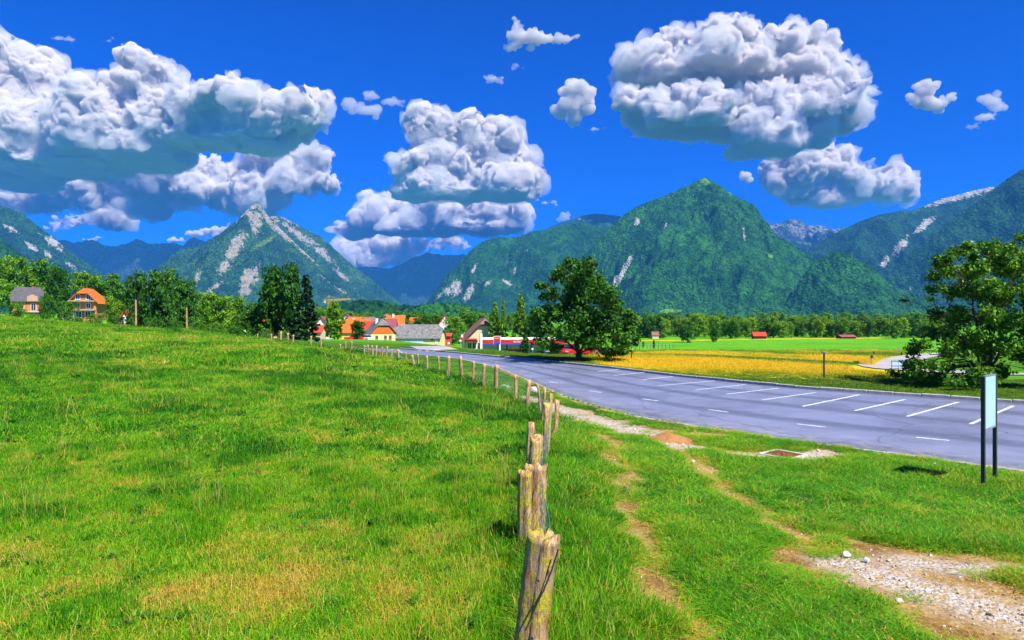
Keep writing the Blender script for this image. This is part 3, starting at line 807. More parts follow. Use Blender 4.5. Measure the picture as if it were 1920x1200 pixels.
for lab, D, pf, mf, sd_ in [
    ('small bright fair-weather cloud floating highest in mid sky', 9000, [(985, 66, 34, 22), (965, 80, 24, 12), (1015, 72, 32, 14), (1055, 68, 30, 11), (968, 45, 10, 12)], 14, 30),
    ('round fluffy small cloud beside the big black-bellied cumulus', 9000, [(1078, 168, 32, 24), (1062, 195, 26, 20), (1095, 190, 26, 24), (1080, 220, 16, 10)], 14, 31),
    ('small white hooked cloud in the open blue on the right', 9000, [(1738, 172, 26, 22), (1750, 195, 30, 18), (1785, 183, 16, 9), (1720, 185, 10, 20)], 12, 32),
    ('thin upper scrap of the pair of faint clouds far right', 9000, [(1860, 190, 22, 12), (1878, 200, 14, 10), (1868, 178, 8, 8)], 22, 33),
    ('thin lower scrap of the pair of faint clouds far right', 9000, [(1845, 222, 24, 9), (1828, 236, 16, 6), (1862, 215, 12, 7)], 22, 34),
    ('wispy torn cloud drifting off the right end of the left bank', 9500, [(690, 205, 36, 14), (740, 190, 22, 11), (700, 180, 14, 14), (655, 198, 12, 12)], 34, 35),
    ('tiny cloud puff right of the tall tower', 14000, [(1022, 381, 12, 6), (1040, 379, 10, 8)], 9, 36),
    ('tiny thin puff below the puff right of the tall tower', 16000, [(1062, 404, 10, 7), (1052, 410, 8, 5)], 20, 37),
    ('tiny white puff by the left end of the sloping cumulus', 12000, [(1398, 330, 9, 6), (1408, 336, 8, 5)], 9, 38),
    ('faint long wisp near the top of the sky above the left bank', 9000, [(105, 72, 18, 4), (130, 74, 14, 5)], 26, 39),
    ('faint tiny wisp right of the long wisp above the left bank', 9000, [(202, 77, 11, 4), (212, 73, 6, 4)], 26, 40),
    ('faint small puff between the high bright cloud and the tower', 9000, [(920, 148, 16, 8), (936, 150, 7, 7)], 22, 41),
    ('faint puff just under the high bright cloud', 9000, [(970, 123, 12, 9)], 24, 42),
    ('flat little wisp under the round fluffy cloud', 9000, [(1120, 243, 18, 5), (1136, 240, 8, 5)], 18, 43),
    ('white cloud behind the left shoulder of the pointed peak', 26000, [(400, 432, 26, 13), (365, 440, 30, 10), (330, 450, 30, 7), (425, 428, 14, 12)], 7, 44),
    ('small white cloud tip over the jagged far left range', 26000, [(165, 448, 22, 6), (185, 445, 12, 5)], 8, 45)]:
    rs = np.random.RandomState(sd_)
    bits = []
    for (x, y, rx, ry) in pf:
        bits.append((x, y, rx * .8, ry * .62))
    for (x, y, rx, ry) in pf:                     # torn edges: many small puffs instead of a few round ones
        for k in range(9):
            a_ = rs.uniform(0, 6.28); q = math.sqrt(rs.uniform()); r_ = rs.uniform(.28, .55) * min(rx, ry)
            bits.append((x + q * rx * math.cos(a_) * .95, y + q * ry * math.sin(a_) * .9, r_ * rs.uniform(1, 1.8), r_))
    cloud(lab, D, bits, mf * .8, sd_, vox=1.6, depth=0.9, kids=3, disp=0.15, back=0.2, veil=False)

# ------------------------------------------------------------------ grass
def blade_mat(name, stops):
    m = NM(name)
    t = m.attr('tint', 'INSTANCER')
    gi = m.new('ShaderNodeNewGeometry')
    f = m.math('ADD', t, m.math('MULTIPLY', m.math('SUBTRACT', gi.outputs['Random Per Island'], 0.5), 0.5))
    c = m.ramp(f, stops)
    m.color(c)
    m.p.inputs['Specular IOR Level'].default_value = 0.25
    m.p.inputs['Roughness'].default_value = 0.55
    tr = m.new('ShaderNodeBsdfTranslucent'); m.ln(c, tr.inputs['Color'])
    mx = m.new('ShaderNodeMixShader'); mx.inputs[0].default_value = 0.35
    m.ln(m.p.outputs[0], mx.inputs[1]); m.ln(tr.outputs[0], mx.inputs[2]); m.ln(mx.outputs[0], m.o.inputs['Surface'])
    return m.m

def tuft(name, mat, n, rad, h0, h1, wd, lean, seed, heads=0):
    rng = np.random.RandomState(seed)
    V = []; F = []
    for i in range(n):
        a = rng.uniform(0, 2 * math.pi); r = rad * math.sqrt(rng.uniform())
        b = np.array([r * math.cos(a), r * math.sin(a), 0])
        h = rng.uniform(h0, h1) * (1.1 - 0.4 * r / rad)
        th = rng.uniform(0, 2 * math.pi); ln_ = abs(rng.normal(0, lean)) * h + 0.15 * lean * h
        d = np.array([math.cos(th), math.sin(th), 0]); s = np.array([-d[1], d[0], 0]) * wd * rng.uniform(.7, 1.3) * 0.5
        rot = rng.uniform(0, math.pi); s = s * math.cos(rot) + d * np.linalg.norm(s) * math.sin(rot)
        m1 = b + d * ln_ * 0.3 + np.array([0, 0, h * 0.6]); m2 = b + d * ln_ + np.array([0, 0, h * (1.0 - 0.25 * min(1, ln_ / h))])
        k = len(V)
        V += [b - s, b + s, m1 - s * 0.8, m1 + s * 0.8, m2 - s * 0.12, m2 + s * 0.12]
        F += [(k, k + 1, k + 3, k + 2), (k + 2, k + 3, k + 5, k + 4)]
        if i < heads:
            e = np.array([0, 0, h * 0.22]); s2 = s / np.linalg.norm(s) * wd * 1.6
            k = len(V); V += [m2 - s2 * .5, m2 + s2 * .5, m2 + e + d * .02 + s2 * .2, m2 + e + d * .02 - s2 * .2]; F += [(k, k + 1, k + 2, k + 3)]
    me = np_mesh(name, np.array(V), np.array(F))
    me.materials.append(mat)
    return bpy.data.objects.new(name, me)

def scatter(name, pts, rots, scl, tint, tufts, seed=1, prob=None):
    """one object: points that carry instanced tufts"""
    me = bpy.data.meshes.new(name); me.vertices.add(len(pts)); me.vertices.foreach_set('co', np.asarray(pts, np.float32).ravel()); me.update()
    fattr(me, 'tint', tint)
    for nm, arr in (('rotv', rots), ('sclv', scl)):
        at = me.attributes.new(nm, 'FLOAT_VECTOR', 'POINT'); at.data.foreach_set('vector', np.asarray(arr, np.float32).ravel())
    at = me.attributes.new('pick', 'INT', 'POINT'); at.data.foreach_set('value', np.random.RandomState(seed).choice(len(tufts), len(pts), p=prob).astype(np.int32))
    o = obj(name, me)
    ng = bpy.data.node_groups.new(name, 'GeometryNodeTree')
    ng.interface.new_socket('Geometry', in_out='INPUT', socket_type='NodeSocketGeometry')
    ng.interface.new_socket('Geometry', in_out='OUTPUT', socket_type='NodeSocketGeometry')
    N = ng.nodes; L = ng.links
    gi = N.new('NodeGroupInput'); go = N.new('NodeGroupOutput')
    iop = N.new('GeometryNodeInstanceOnPoints'); jn = N.new('GeometryNodeJoinGeometry')
    iop.inputs['Pick Instance'].default_value = True
    for t in reversed(tufts):
        oi = N.new('GeometryNodeObjectInfo'); oi.inputs['Object'].default_value = t; oi.inputs['As Instance'].default_value = True
        L.new(oi.outputs['Geometry'], jn.inputs[0])
    def at_(nm, ty):
        a = N.new('GeometryNodeInputNamedAttribute'); a.data_type = ty; a.inputs['Name'].default_value = nm
        return a.outputs['Attribute']
    L.new(gi.outputs[0], iop.inputs['Points']); L.new(jn.outputs[0], iop.inputs['Instance'])
    L.new(at_('pick', 'INT'), iop.inputs['Instance Index'])
    e2r = N.new('FunctionNodeEulerToRotation'); L.new(at_('rotv', 'FLOAT_VECTOR'), e2r.inputs[0]); L.new(e2r.outputs[0], iop.inputs['Rotation'])
    L.new(at_('sclv', 'FLOAT_VECTOR'), iop.inputs['Scale'])
    L.new(iop.outputs[0], go.inputs[0])
    md = o.modifiers.new('scatter', 'NODES'); md.node_group = ng
    return o

GST = [(0.06, (0.012, 0.10, 0.002)), (0.34, (0.075, 0.33, 0.003)), (0.60, (0.19, 0.46, 0.004)), (0.80, (0.42, 0.44, 0.02)), (0.98, (0.62, 0.38, 0.07))]
mat_blade = blade_mat('grass_blade', GST)
mat_dry = blade_mat('dry_stalk', [(0.0, (0.28, 0.30, 0.04)), (1.0, (0.62, 0.44, 0.10))])
mat_weed = blade_mat('weed_leaf', [(0.0, (0.010, 0.10, 0.006)), (1.0, (0.05, 0.22, 0.012))])
mat_stalk = blade_mat('field_stalk', [(0.0, (0.05, 0.16, 0.006)), (0.35, (0.16, 0.26, 0.01)), (0.6, (0.68, 0.54, 0.012)), (1.0, (0.78, 0.46, 0.02))])

def frame_pts(rng, n, y0, y1, xl=-0.86, xr=0.86, power=1.0):
    u = rng.uniform(size=n)
    y = np.sqrt(y0 ** 2 + u * (y1 ** 2 - y0 ** 2)) if power == 1 else y0 * (y1 / y0) ** u
    x = rng.uniform(xl, xr, n) * y
    return x, y

# the fence line parts the grazed meadow from the uncut verge
FENCE = [(1005, 1199), (990, 1040), (1003, 930), (1012, 866), (1030, 826), (1012, 788), (988, 768), (966, 752), (930, 733), (886, 717), (839, 706), (800, 695), (760, 680), (725, 672), (690, 666), (659, 658), (602, 651), (540, 641), (480, 634), (400, 625)]
FPOLY = gpoly(FENCE); FPOLY = [(FPOLY[0][0] - 0.0, 1.0)] + FPOLY

def meadow_grass():
    rng = np.random.RandomState(4)
    T = [tuft('grass_tuft', mat_blade, 70, 0.17, 0.035, 0.10, 0.006, 0.75, k) for k in range(4)] + [tuft('dry_stalks', mat_dry, 9, 0.16, 0.12, 0.26, 0.005, 0.5, 90, heads=5), tuft('broad_weed', mat_weed, 16, 0.09, 0.04, 0.09, 0.03, 1.1, 91)]
    X = []; Y = []; S = []; ZS = []
    for (n, y0, y1, s, zs) in ((18000, 2.6, 12, 1.0, 1.0), (17000, 12, 28, 1.9, 1.2), (18000, 28, 78, 4.2, 1.7)):
        x, y = frame_pts(rng, n, y0, y1, -1.05, .86)
        X.append(x); Y.append(y); S.append(np.full(n, s)); ZS.append(np.full(n, zs))
    x = np.concatenate(X); y = np.concatenate(Y); s = np.concatenate(S); zs = np.concatenate(ZS)
    left = sdist(FPOLY, x, y) < 0
    dN = -sdist(NEARR, x, y)
    k = left & (dN > 0.3)
    x, y, s, zs, dN = x[k], y[k], s[k], zs[k], dN[k]
    d, gv, st = masks(x, y)
    t = meadow_tint(x, y)
    k = (rng.uniform(size=len(x)) > 0.75 * d) & (rng.uniform(size=len(x)) > 0.3 * st)
    x, y, s, zs, t, st = x[k], y[k], s[k], zs[k], t[k], st[k]
    df = np.abs(sdist(FPOLY, x, y))
    lush = np.exp(-(df / 0.45) ** 2) + 0.7 * sstep(0.1, 0.4, fbm(x / 1.0, y / 1.3, None, 3, 83)) * (y < 30) + .8 * sstep(0.1, 0.4, fbm(x / 3.5, y / 5, None, 3, 84)) * (y >= 18)
    pt = np.stack([x, y, G(x, y) - 0.01], 1)
    rot = np.stack([rng.normal(0, .06, len(x)), rng.normal(0, .06, len(x)), rng.uniform(0, 6.28, len(x))], 1)
    hz = zs * rng.uniform(.45, 1.5, len(x)) * (1 + 1.2 * np.clip(lush, 0, 1))
    scl = np.stack([s, s, hz], 1)
    tint = t + rng.normal(0, .13, len(x)) + .4 * st - 0.26 * np.clip(lush, 0, 1) + .45 * (rng.uniform(size=len(x)) < .05)
    o = scatter('meadow_grass', pt, rot, scl, np.clip(tint, 0, 1), T, 3, [.2375, .2375, .2375, .2375, .025, .025])
    tag(o, 'short grazed bright green meadow grass left of the post fence', 'grass', kind='stuff')

def verge_grass():
    rng = np.random.RandomState(9)
    T = [tuft('verge_tuft', mat_blade, 60, 0.16, 0.10, 0.34, 0.007, 0.55, 20 + k, heads=3) for k in range(4)] + [tuft('dry_stalks', mat_dry, 10, 0.16, 0.25, 0.5, 0.006, 0.45, 92, heads=6)]
    X = []; Y = []; S = []
    for (n, y0, y1, s) in ((18500, 2.4, 9, 1.0), (20000, 9, 18, 1.35), (12000, 18, 46, 2.2)):
        x, y = frame_pts(rng, n, y0, y1, -0.15, 1.2)
        X.append(x); Y.append(y); S.append(np.full(n, s))
    x = np.concatenate(X); y = np.concatenate(Y); s = np.concatenate(S)
    dN = -sdist(NEARR, x, y)
    k = (sdist(FPOLY, x, y) > -0.05) & (dN > 0.16)
    x, y, s, dN = x[k], y[k], s[k], dN[k]
    d, gv, st = masks(x, y)
    k = rng.uniform(size=len(x)) > 1.05 * sstep(0.22, 0.75, d)
    x, y, s, dN, d, st = x[k], y[k], s[k], dN[k], d[k], st[k]
    df = np.abs(sdist(FPOLY, x, y))
    dl = seg_dist(RUT_L, x, y); dr = sdist(RUT_R, x, y)
    between = (sdist(RUT_L, x, y) > 0) & (sdist(RUT_R, x, y) < 0)
    n = fbm(x / 1.1, y / 1.1, None, 3, 61)
    tall = np.clip(0.38 + 0.6 * np.exp(-(df / 0.9) ** 2) + 0.25 * between + 0.35 * n, .2, 1.2)
    tall = np.where((~between) & (df > 1.4) & (sdist(RUT_R, x, y) > 0), 0.26 + .22 * np.maximum(n, 0), tall)
    tall = tall * (0.3 + 0.7 * sstep(0.55, 0.1, d)) * (0.45 + 0.55 * sstep(0.2, 2.0, dN))
    tall = np.where(y > 14, np.maximum(tall * 0.75, 0.22), tall)
    pt = np.stack([x, y, G(x, y) - 0.01], 1)
    rot = np.stack([rng.normal(0, .09, len(x)), rng.normal(0, .09, len(x)), rng.uniform(0, 6.28, len(x))], 1)
    scl = np.stack([s, s, tall * rng.uniform(.7, 1.3, len(x)) * np.where(s > 2, 1.15, 1)], 1)
    tint = 0.33 + 0.2 * n + rng.normal(0, .12, len(x)) + .4 * (rng.uniform(size=len(x)) < .07) + 0.35 * sstep(0.1, 0.5, d) + .2 * st
    o = scatter('verge_grass', pt, rot, scl, np.clip(tint, 0, 1), T, 5, [.24] * 4 + [.04])
    tag(o, 'uncut long green grass on the verge between fence and road', 'grass', kind='stuff')

def field_grass():
    rng = np.random.RandomState(14)
    T = [tuft('stalk_tuft', mat_stalk, 46, 0.5, 0.3, 0.8, 0.03, 0.35, 40 + k, heads=12) for k in range(3)]
    x, y = frame_pts(rng, 40000, 24, 175, -0.15, 0.86, 0)
    dF = sdist(FARR, x, y)
    z = G(x, y); px = 960 + x / y * FPX; py = 600 - (z - CAMZ) / y * FPX
    n = fbm(x / 14, y / 22, None, 3, 91)
    k = (dF > 0.5) & (py > 655 + 4 * n) & (px > 900)
    lp = seg_dist(LANE, x, y) if LANE else np.full(len(x), 99.0)
    k &= (lp > 3.9) & ~((px > 1720) & (rng.uniform(size=len(x)) < .5))
    x, y, z, n, dF, px, py = x[k], y[k], z[k], n[k], dF[k], px[k], py[k]
    gold = sstep(715, 690, py + 10 * n - 0.02 * (px - 1300)) * sstep(1770, 1650, px + 60 * n) * sstep(1090, 1150, px)
    s = np.clip(y / 55, 0.7, 2.6)
    hz = np.where(gold > 0.4, 0.42, 0.22) * (.45 + .55 * sstep(45, 75, y)) * rng.uniform(.6, 1.2, len(x)) * sstep(0.2, 3, dF) * np.clip(1.1 + n, .5, 1.4)
    hz = np.where((px < 1100), hz * 0.3, hz)
    hz = np.maximum(hz, .1)
    pt = np.stack([x, y, z - 0.02], 1)
    rot = np.stack([rng.normal(0, .09, len(x)), rng.normal(0, .09, len(x)), rng.uniform(0, 6.28, len(x))], 1)
    tint = np.clip(0.12 + 0.55 * gold * np.clip(0.85 + 1.9 * n - .35 * sstep(1450, 1650, px), 0, 1.3) + rng.normal(0, .10, len(x)), 0, 1)
    o = scatter('field_grass', pt, rot, np.stack([s, s, hz], 1), tint, T, 7)
    tag(o, 'tall golden and green meadow grass beyond the kerb', 'grass', kind='stuff')
LANE = gpoly([(2080, 664), (1950, 662), (1850, 661), (1760, 663), (1705, 670), (1680, 680), (1682, 690), (1720, 699), (1800, 704), (1900, 700), (2080, 706)])
meadow_grass()
verge_grass()
field_grass()

# pebbles lying on the bare track, each too small to count
def pebbles():
    rng = np.random.RandomState(31)
    mt = NM('pebble'); mt.color(mt.ramp(mt.attr('tint', 'INSTANCER'), [(0, (0.26, 0.17, 0.09)), (0.5, (0.44, 0.36, 0.26)), (1, (0.62, 0.58, 0.52))]))
    T = []
    for k in range(3):
        bm = bmesh.new(); bmesh.ops.create_icosphere(bm, subdivisions=1, radius=1.0)
        for v in bm.verts: v.co *= rng.uniform(.7, 1.2)
        me = bpy.data.meshes.new('pebble'); bm.to_mesh(me); bm.free(); me.materials.append(mt.m); T.append(bpy.data.objects.new('pebble', me))
    x, y = frame_pts(rng, 60000, 3.5, 34, -0.1, 0.85, 0)
    d, gv, st = masks(x, y)
    k = (rng.uniform(size=len(x)) < (d - .4) * (0.3 + 0.45 * gv)) & (-sdist(NEARR, x, y) > .15)
    x, y = x[k], y[k]
    s = np.clip(rng.lognormal(-4.7, .5, len(x)), .004, .045) * np.clip(y / 9, .8, 1.8)
    rot = rng.uniform(0, 6.28, (len(x), 3))
    o = scatter('pebbles', np.stack([x, y, G(x, y) - 0.03 + s * .3 + .0], 1), rot, np.stack([s * 1.2, s, s * .7], 1), rng.uniform(0, 1, len(x)), T, 2)
    tag(o, 'pale pebbles and grit on the bare track', 'gravel', kind='stuff')
pebbles()

# ------------------------------------------------------------------ trees
def leaf_mat(name, dark, mid, light):
    m = NM(name)
    gi = m.new('ShaderNodeNewGeometry')
    tone = m.attr('tone', 'OBJECT')
    n = m.noise(m.coord('Object'), 0.9, 3, 0.6)
    f = m.math('ADD', m.math('MULTIPLY', gi.outputs['Random Per Island'], 0.45), m.math('ADD', m.math('MULTIPLY', n, 0.5), m.math('SUBTRACT', tone, 0.5)))
    c = m.ramp(f, [(0.12, dark), (0.45, mid), (0.85, light)])
    m.color(c)
    m.p.inputs['Specular IOR Level'].default_value = 0.25
    m.p.inputs['Roughness'].default_value = 0.5
    tr = m.new('ShaderNodeBsdfTranslucent'); m.ln(c, tr.inputs['Color'])
    mx = m.new('ShaderNodeMixShader'); mx.inputs[0].default_value = 0.28
    m.ln(m.p.outputs[0], mx.inputs[1]); m.ln(tr.outputs[0], mx.inputs[2]); m.ln(mx.outputs[0], m.o.inputs['Surface'])
    return m.m
mat_leaf = leaf_mat('leaf', (0.012, 0.075, 0.004), (0.055, 0.20, 0.006), (0.20, 0.36, 0.012))
mat_dark = leaf_mat('leaf_dark', (0.006, 0.042, 0.004), (0.020, 0.105, 0.007), (0.07, 0.21, 0.010))
mat_fir = leaf_mat('fir_needle', (0.004, 0.024, 0.006), (0.012, 0.055, 0.010), (0.03, 0.10, 0.014))
def bark_mat():
    m = NM('bark')
    n = m.noise(m.coord('Object', (6, 6, 1.2)), 3.0, 6, 0.7)
    m.color(m.ramp(n, [(0.3, (0.035, 0.024, 0.016)), (0.7, (0.13, 0.10, 0.07))]))
    m.bump(n, 0.6, 0.04)
    return m.m
mat_bark = bark_mat()

def leaves(C, Rr, counts, size, seed, up=0.35, shell=0.55, cl=0.67):
    """leaf-sized faces through ellipsoids C (n,3) with radii Rr (n,3)"""
    rng = np.random.RandomState(seed)
    ctr = []; nrm = []
    for c, r, k in zip(C, Rr, counts):
        k = int(k)
        d = rng.normal(size=(k, 3)); d /= np.linalg.norm(d, axis=1)[:, None]
        rad = shell + (1.08 - shell) * rng.uniform(size=k) ** 0.6
        # clumps: pull leaves toward a few twigs
        tw = rng.normal(size=(max(5, k // 22), 3)); tw /= np.linalg.norm(tw, axis=1)[:, None]
        j = rng.randint(0, len(tw), k)
        d = d * (1 - cl) + tw[j] * cl * rng.uniform(.8, 1.25, k)[:, None]
        p = c + d * r * rad[:, None]
        ctr.append(p)
        q = d / np.maximum(np.linalg.norm(d, axis=1), .2)[:, None] + rng.normal(size=(k, 3)) * 0.75 + np.array([0, 0, up])
        nrm.append(q / np.linalg.norm(q, axis=1)[:, None])
    p = np.concatenate(ctr); n = np.concatenate(nrm); m = len(p)
    t = np.cross(n, rng.normal(size=(m, 3))); t /= np.linalg.norm(t, axis=1)[:, None]; b = np.cross(n, t)
    s = size * rng.uniform(.6, 1.35, m)[:, None]
    V = np.stack([p - t * s * .62, p - b * s * .33 + t * s * .05, p + t * s * .62 - n * s * .12, p + b * s * .33 + t * s * .05], 1).reshape(-1, 3)
    return np_mesh('crown', V, np.arange(m * 4).reshape(-1, 4))

def limb(mb, a, b, r0, r1, rng, seg=6, n=5, sag=0.12):
    a = Vector(a); b = Vector(b); L = (b - a).length
    pts = []
    for i in range(n + 1):
        t = i / n
        p = a.lerp(b, t)
        p += Vector((rng.uniform(-1, 1), rng.uniform(-1, 1), rng.uniform(-.6, .6))) * L * 0.05 * (0 < i < n)
        p.z += sag * L * math.sin(math.pi * t)
        pts.append(p)
    mb.tube(pts, [r0 + (r1 - r0) * (i / n) for i in range(n + 1)], seg)
    return pts

def broad_proto(seed, H=10.0, wide=0.42, base=0.22, nl=16, nleaf=5200, size=0.42, trunk=0.16, mat=None):
    rng = random.Random(seed)
    C = []; Rr = []
    for i in range(nl):
        t = (i + 0.5) / nl
        z = base + (0.95 - base) * t ** 0.85
        rr = wide * math.sin(math.pi * min(1, 0.12 + 0.80 * (z - base) / (1 - base))) ** 0.7
        a = i * 2.4 + rng.uniform(-.5, .5)
        q = rng.uniform(0.35, 0.72)
        C.append((H * rr * q * math.cos(a), H * rr * q * math.sin(a), H * z * 0.95))
        s = rng.uniform(0.75, 1.2)
        Rr.append((H * wide * 0.46 * s, H * wide * 0.46 * s, H * 0.13 * s))
    C.append((0, 0, H * (base + .4))); Rr.append((H * wide * .6, H * wide * .6, H * .28))
    vol = np.array([r[0] * r[2] for r in Rr]); cnt = vol / vol.sum() * nleaf
    cr = leaves(np.array(C), np.array(Rr), cnt, size, seed)
    cr.materials.append(mat or mat_leaf)
    mb = MB(); top = Vector((0, 0, H * 0.6))
    limb(mb, (0, 0, -0.4), top, trunk * H * .14, trunk * H * .06, rng, 8, 6, 0)
    for c in C[::2]:
        z0 = min(H * .55, max(H * base * .8, c[2] * 0.6))
        limb(mb, (0, 0, z0), c, trunk * H * .06, trunk * H * .012, rng, 5, 4)
    tr = mb.mesh('trunk', True); tr.materials.append(mat_bark)
    return tr, cr

def cone_proto(seed, H=10.0, wide=0.2, nleaf=5200, size=0.34, mat=None, col=False):
    rng = np.random.RandomState(seed); rr = random.Random(seed)
    C = []; Rr = []
    n = 60
    for i in range(n):
        t = (i + .5) / n
        z = 0.06 + 0.92 * t
        w_ = wide * ((1 - t) ** 0.85 + 0.03) if not col else wide * (math.sin(math.pi * min(1, .18 + .8 * t)) ** .6)
        a = i * 2.4
        q = rr.uniform(.45, .85)
        C.append((H * w_ * q * math.cos(a), H * w_ * q * math.sin(a), H * z)); s = max(.35, (w_ / wide)) * rr.uniform(.8, 1.2)
        Rr.append((H * wide * .42 * s, H * wide * .42 * s, H * .035 if not col else H * .06))
    cnt = np.array([r[0] for r in Rr]); cnt = cnt / cnt.sum() * nleaf
    cr = leaves(np.array(C), np.array(Rr), cnt, size, seed, up=0.1)
    cr.materials.append(mat or mat_fir)
    mb = MB(); mb.tube([(0, 0, -.4), (0, 0, H * .5), (0, 0, H * .97)], [.022 * H, .014 * H, .003 * H], 7)
    tr = mb.mesh('trunk', True); tr.materials.append(mat_bark)
    return tr, cr

PROTO = {
    'broad_a': broad_proto(1, base=.12, nl=18, nleaf=6000), 'broad_b': broad_proto(2, wide=.36, nl=20, base=.07, nleaf=6000), 'broad_c': broad_proto(3, wide=.48, base=.07, nl=22, nleaf=6000),
    'tall': broad_proto(4, wide=.27, base=.1, nl=24, nleaf=6500, size=.36), 'dark': broad_proto(5, wide=.44, base=.1, nl=20, nleaf=6500, mat=mat_dark),
    'dark_tall': broad_proto(8, wide=.30, base=.08, nl=22, nleaf=7000, size=.34, mat=mat_dark),
    'bush': broad_proto(6, wide=.55, base=.06, nl=16, nleaf=4200, trunk=.08), 'fir': cone_proto(7, wide=.2), 'cone': cone_proto(9, wide=.24, nleaf=6500, mat=mat_leaf),
    'column': cone_proto(10, wide=.12, nleaf=6000, size=.3, mat=mat_dark, col=True), 'poplar': cone_proto(12, wide=.26, nleaf=7000, mat=mat_leaf, col=True, size=.4)}

def plant_tree(kind, x, y, z, H, hw, label, group=None, tone=0.5, seed=0, name='tree', cat='tree'):
    """H height, hw half width in metres"""
    w0 = {'broad_a': .46, 'broad_b': .40, 'broad_c': .52, 'tall': .31, 'dark': .48, 'dark_tall': .34, 'bush': .6, 'fir': .22, 'cone': .26, 'column': .14, 'poplar': .28}[kind]
    tr, cr = PROTO[kind]
    root = empty(name, (x, y, z), random.Random(seed * 7 + 3).uniform(0, 6.28))
    sx = hw / (10 * w0)
    root.scale = (sx, sx, H / 10)
    tag(root, label, cat, group)
    a = bpy.data.objects.new('trunk', tr); link(a, root)
    b = bpy.data.objects.new('crown', cr); link(b, root); b['tone'] = float(tone)
    return root

def tree_px(kind, px, top, base, hw, D, label, tone=.5, group=None, name='tree', cat='tree'):
    """tree whose crown spans top..base at photo column px"""
    p = P(px, base, D)
    g = gz(p.x, p.y)
    zt = P(px, top, D).z
    H = max(zt - g, 0.5)
    return plant_tree(kind, p.x, p.y, g - 0.05, H, hw * D / FPX, label, group, tone, int(px * 3 + D), name, cat)

# hedge of trees behind the meadow crest, from the left edge to the village
ug = 'leafy trees in the row behind the meadow crest'
lab_row = 'rounded green leafy tree in the tree row behind the meadow crest'
tree_px('broad_c', -40, 470, 600, 55, 165, lab_row, .62, ug)
tree_px('broad_c', 18, 473, 592, 44, 205, 'tall yellow-green leafy tree beside the grey-roofed brick house', .66)
tree_px('broad_a', 72, 485, 592, 40, 215, 'broad leafy tree rising behind the grey-roofed brick house', .55)
tree_px('dark_tall', 110, 493, 592, 24, 195, 'slim dark leafy tree between the two unfinished brick houses', .6)
tree_px('fir', 128, 520, 592, 9, 210, 'narrow dark fir between the two unfinished brick houses', .5)
tree_px('broad_c', 160, 505, 592, 34, 205, 'round leafy tree rising behind the orange-roofed brick house', .62)
tree_px('broad_a', 205, 512, 596, 34, 205, 'leafy tree right behind the orange-roofed brick house', .5)
tree_px('broad_b', 228, 530, 600, 26, 200, lab_row, .45, ug)
tree_px('broad_a', 215, 555, 604, 24, 120, 'low fresh green tree right of the orange-roofed brick house', .72)
tree_px('bush', 85, 545, 600, 17, 110, 'dark pointed bush in front of the grey-roofed brick house', .35, name='bush', cat='bush')
tree_px('bush', 124, 558, 601, 28, 105, 'wide bush between the two unfinished brick houses', .42, name='bush', cat='bush')
tree_px('bush', 30, 560, 598, 22, 125, 'bush at the corner of the grey-roofed brick house', .5, name='bush', cat='bush')
tree_px('dark', 258, 503, 610, 30, 92, 'dark spreading tree behind the bare wooden pole', .62)
tree_px('dark', 305, 497, 614, 40, 90, 'largest dark spreading tree of the row behind the meadow crest', .66)
tree_px('dark', 345, 518, 614, 32, 96, 'dark spreading tree beside the thin grey pole', .7)
tree_px('broad_c', 398, 543, 616, 46, 110, 'wide dome-shaped light green tree behind the meadow crest', .68)
tree_px('broad_a', 440, 555, 618, 30, 120, lab_row, .7, ug)
tree_px('broad_b', 372, 560, 616, 24, 100, lab_row, .55, ug)
tree_px('dark', 472, 563, 628, 36, 88, 'low dark bushy tree left of the tall birch', .72)
tree_px('tall', 512, 492, 636, 36, 86, 'tall feathery birch left of the dark spruce', .30)
tree_px('tall', 545, 487, 638, 30, 84, 'tallest feathery birch close to the dark spruce', .27)
tree_px('fir', 574, 515, 646, 36, 78, 'dark bushy spruce at the end of the tree row', .40)
for i, (px, top, hw, D, tone) in enumerate([(180, 584, 22, 100, .45), (222, 588, 20, 95, .4), (285, 590, 24, 82, .35), (330, 596, 22, 82, .35), (370, 598, 20, 80, .45), (405, 600, 22, 80, .5), (440, 606, 20, 80, .35), (500, 612, 16, 78, .5), (60, 582, 14, 100, .6), (150, 590, 14, 92, .4), (530, 616, 14, 76, .55)]):
    tree_px('bush', px, top, 612, hw, D, 'low leafy hedge bush at the foot of the tree row', tone, 'hedge bushes at the foot of the tree row', 'bush', 'bush')
# village trees
vg = 'trees among the village houses'
lab_v = 'leafy tree standing among the village houses'
tree_px('poplar', 627, 563, 645, 21, 120, 'light green rounded column tree left of the orange-roofed houses', .78)
tree_px('dark_tall', 671, 598, 646, 18, 118, 'small dark tree in front of the orange-roofed house beside the yellow one', .5)
for i, (k, px, top, hw, D, tone) in enumerate([('broad_a', 600, 575, 20, 230, .6), ('broad_b', 655, 583, 16, 300, .7), ('broad_a', 712, 592, 18, 260, .4), ('broad_c', 757, 596, 22, 215, .42), ('broad_a', 790, 590, 24, 230, .38), ('broad_c', 815, 586, 24, 235, .45), ('broad_b', 842, 592, 20, 240, .6), ('broad_c', 852, 590, 28, 185, .66), ('broad_a', 878, 578, 26, 240, .5), ('broad_b', 900, 586, 18, 250, .6), ('broad_a', 680, 586, 22, 320, .65), ('broad_a', 735, 582, 26, 330, .45), ('broad_c', 775, 582, 26, 340, .5), ('broad_a', 572, 580, 24, 240, .65), ('broad_c', 848, 612, 18, 172, .55), ('broad_a', 925, 590, 24, 200, .62)]):
    tree_px(k, px, top, 640, hw, D, lab_v, tone, vg)
tree_px('cone', 928, 566, 640, 24, 139, 'conical yellow-green tree behind the beige inn', .72)
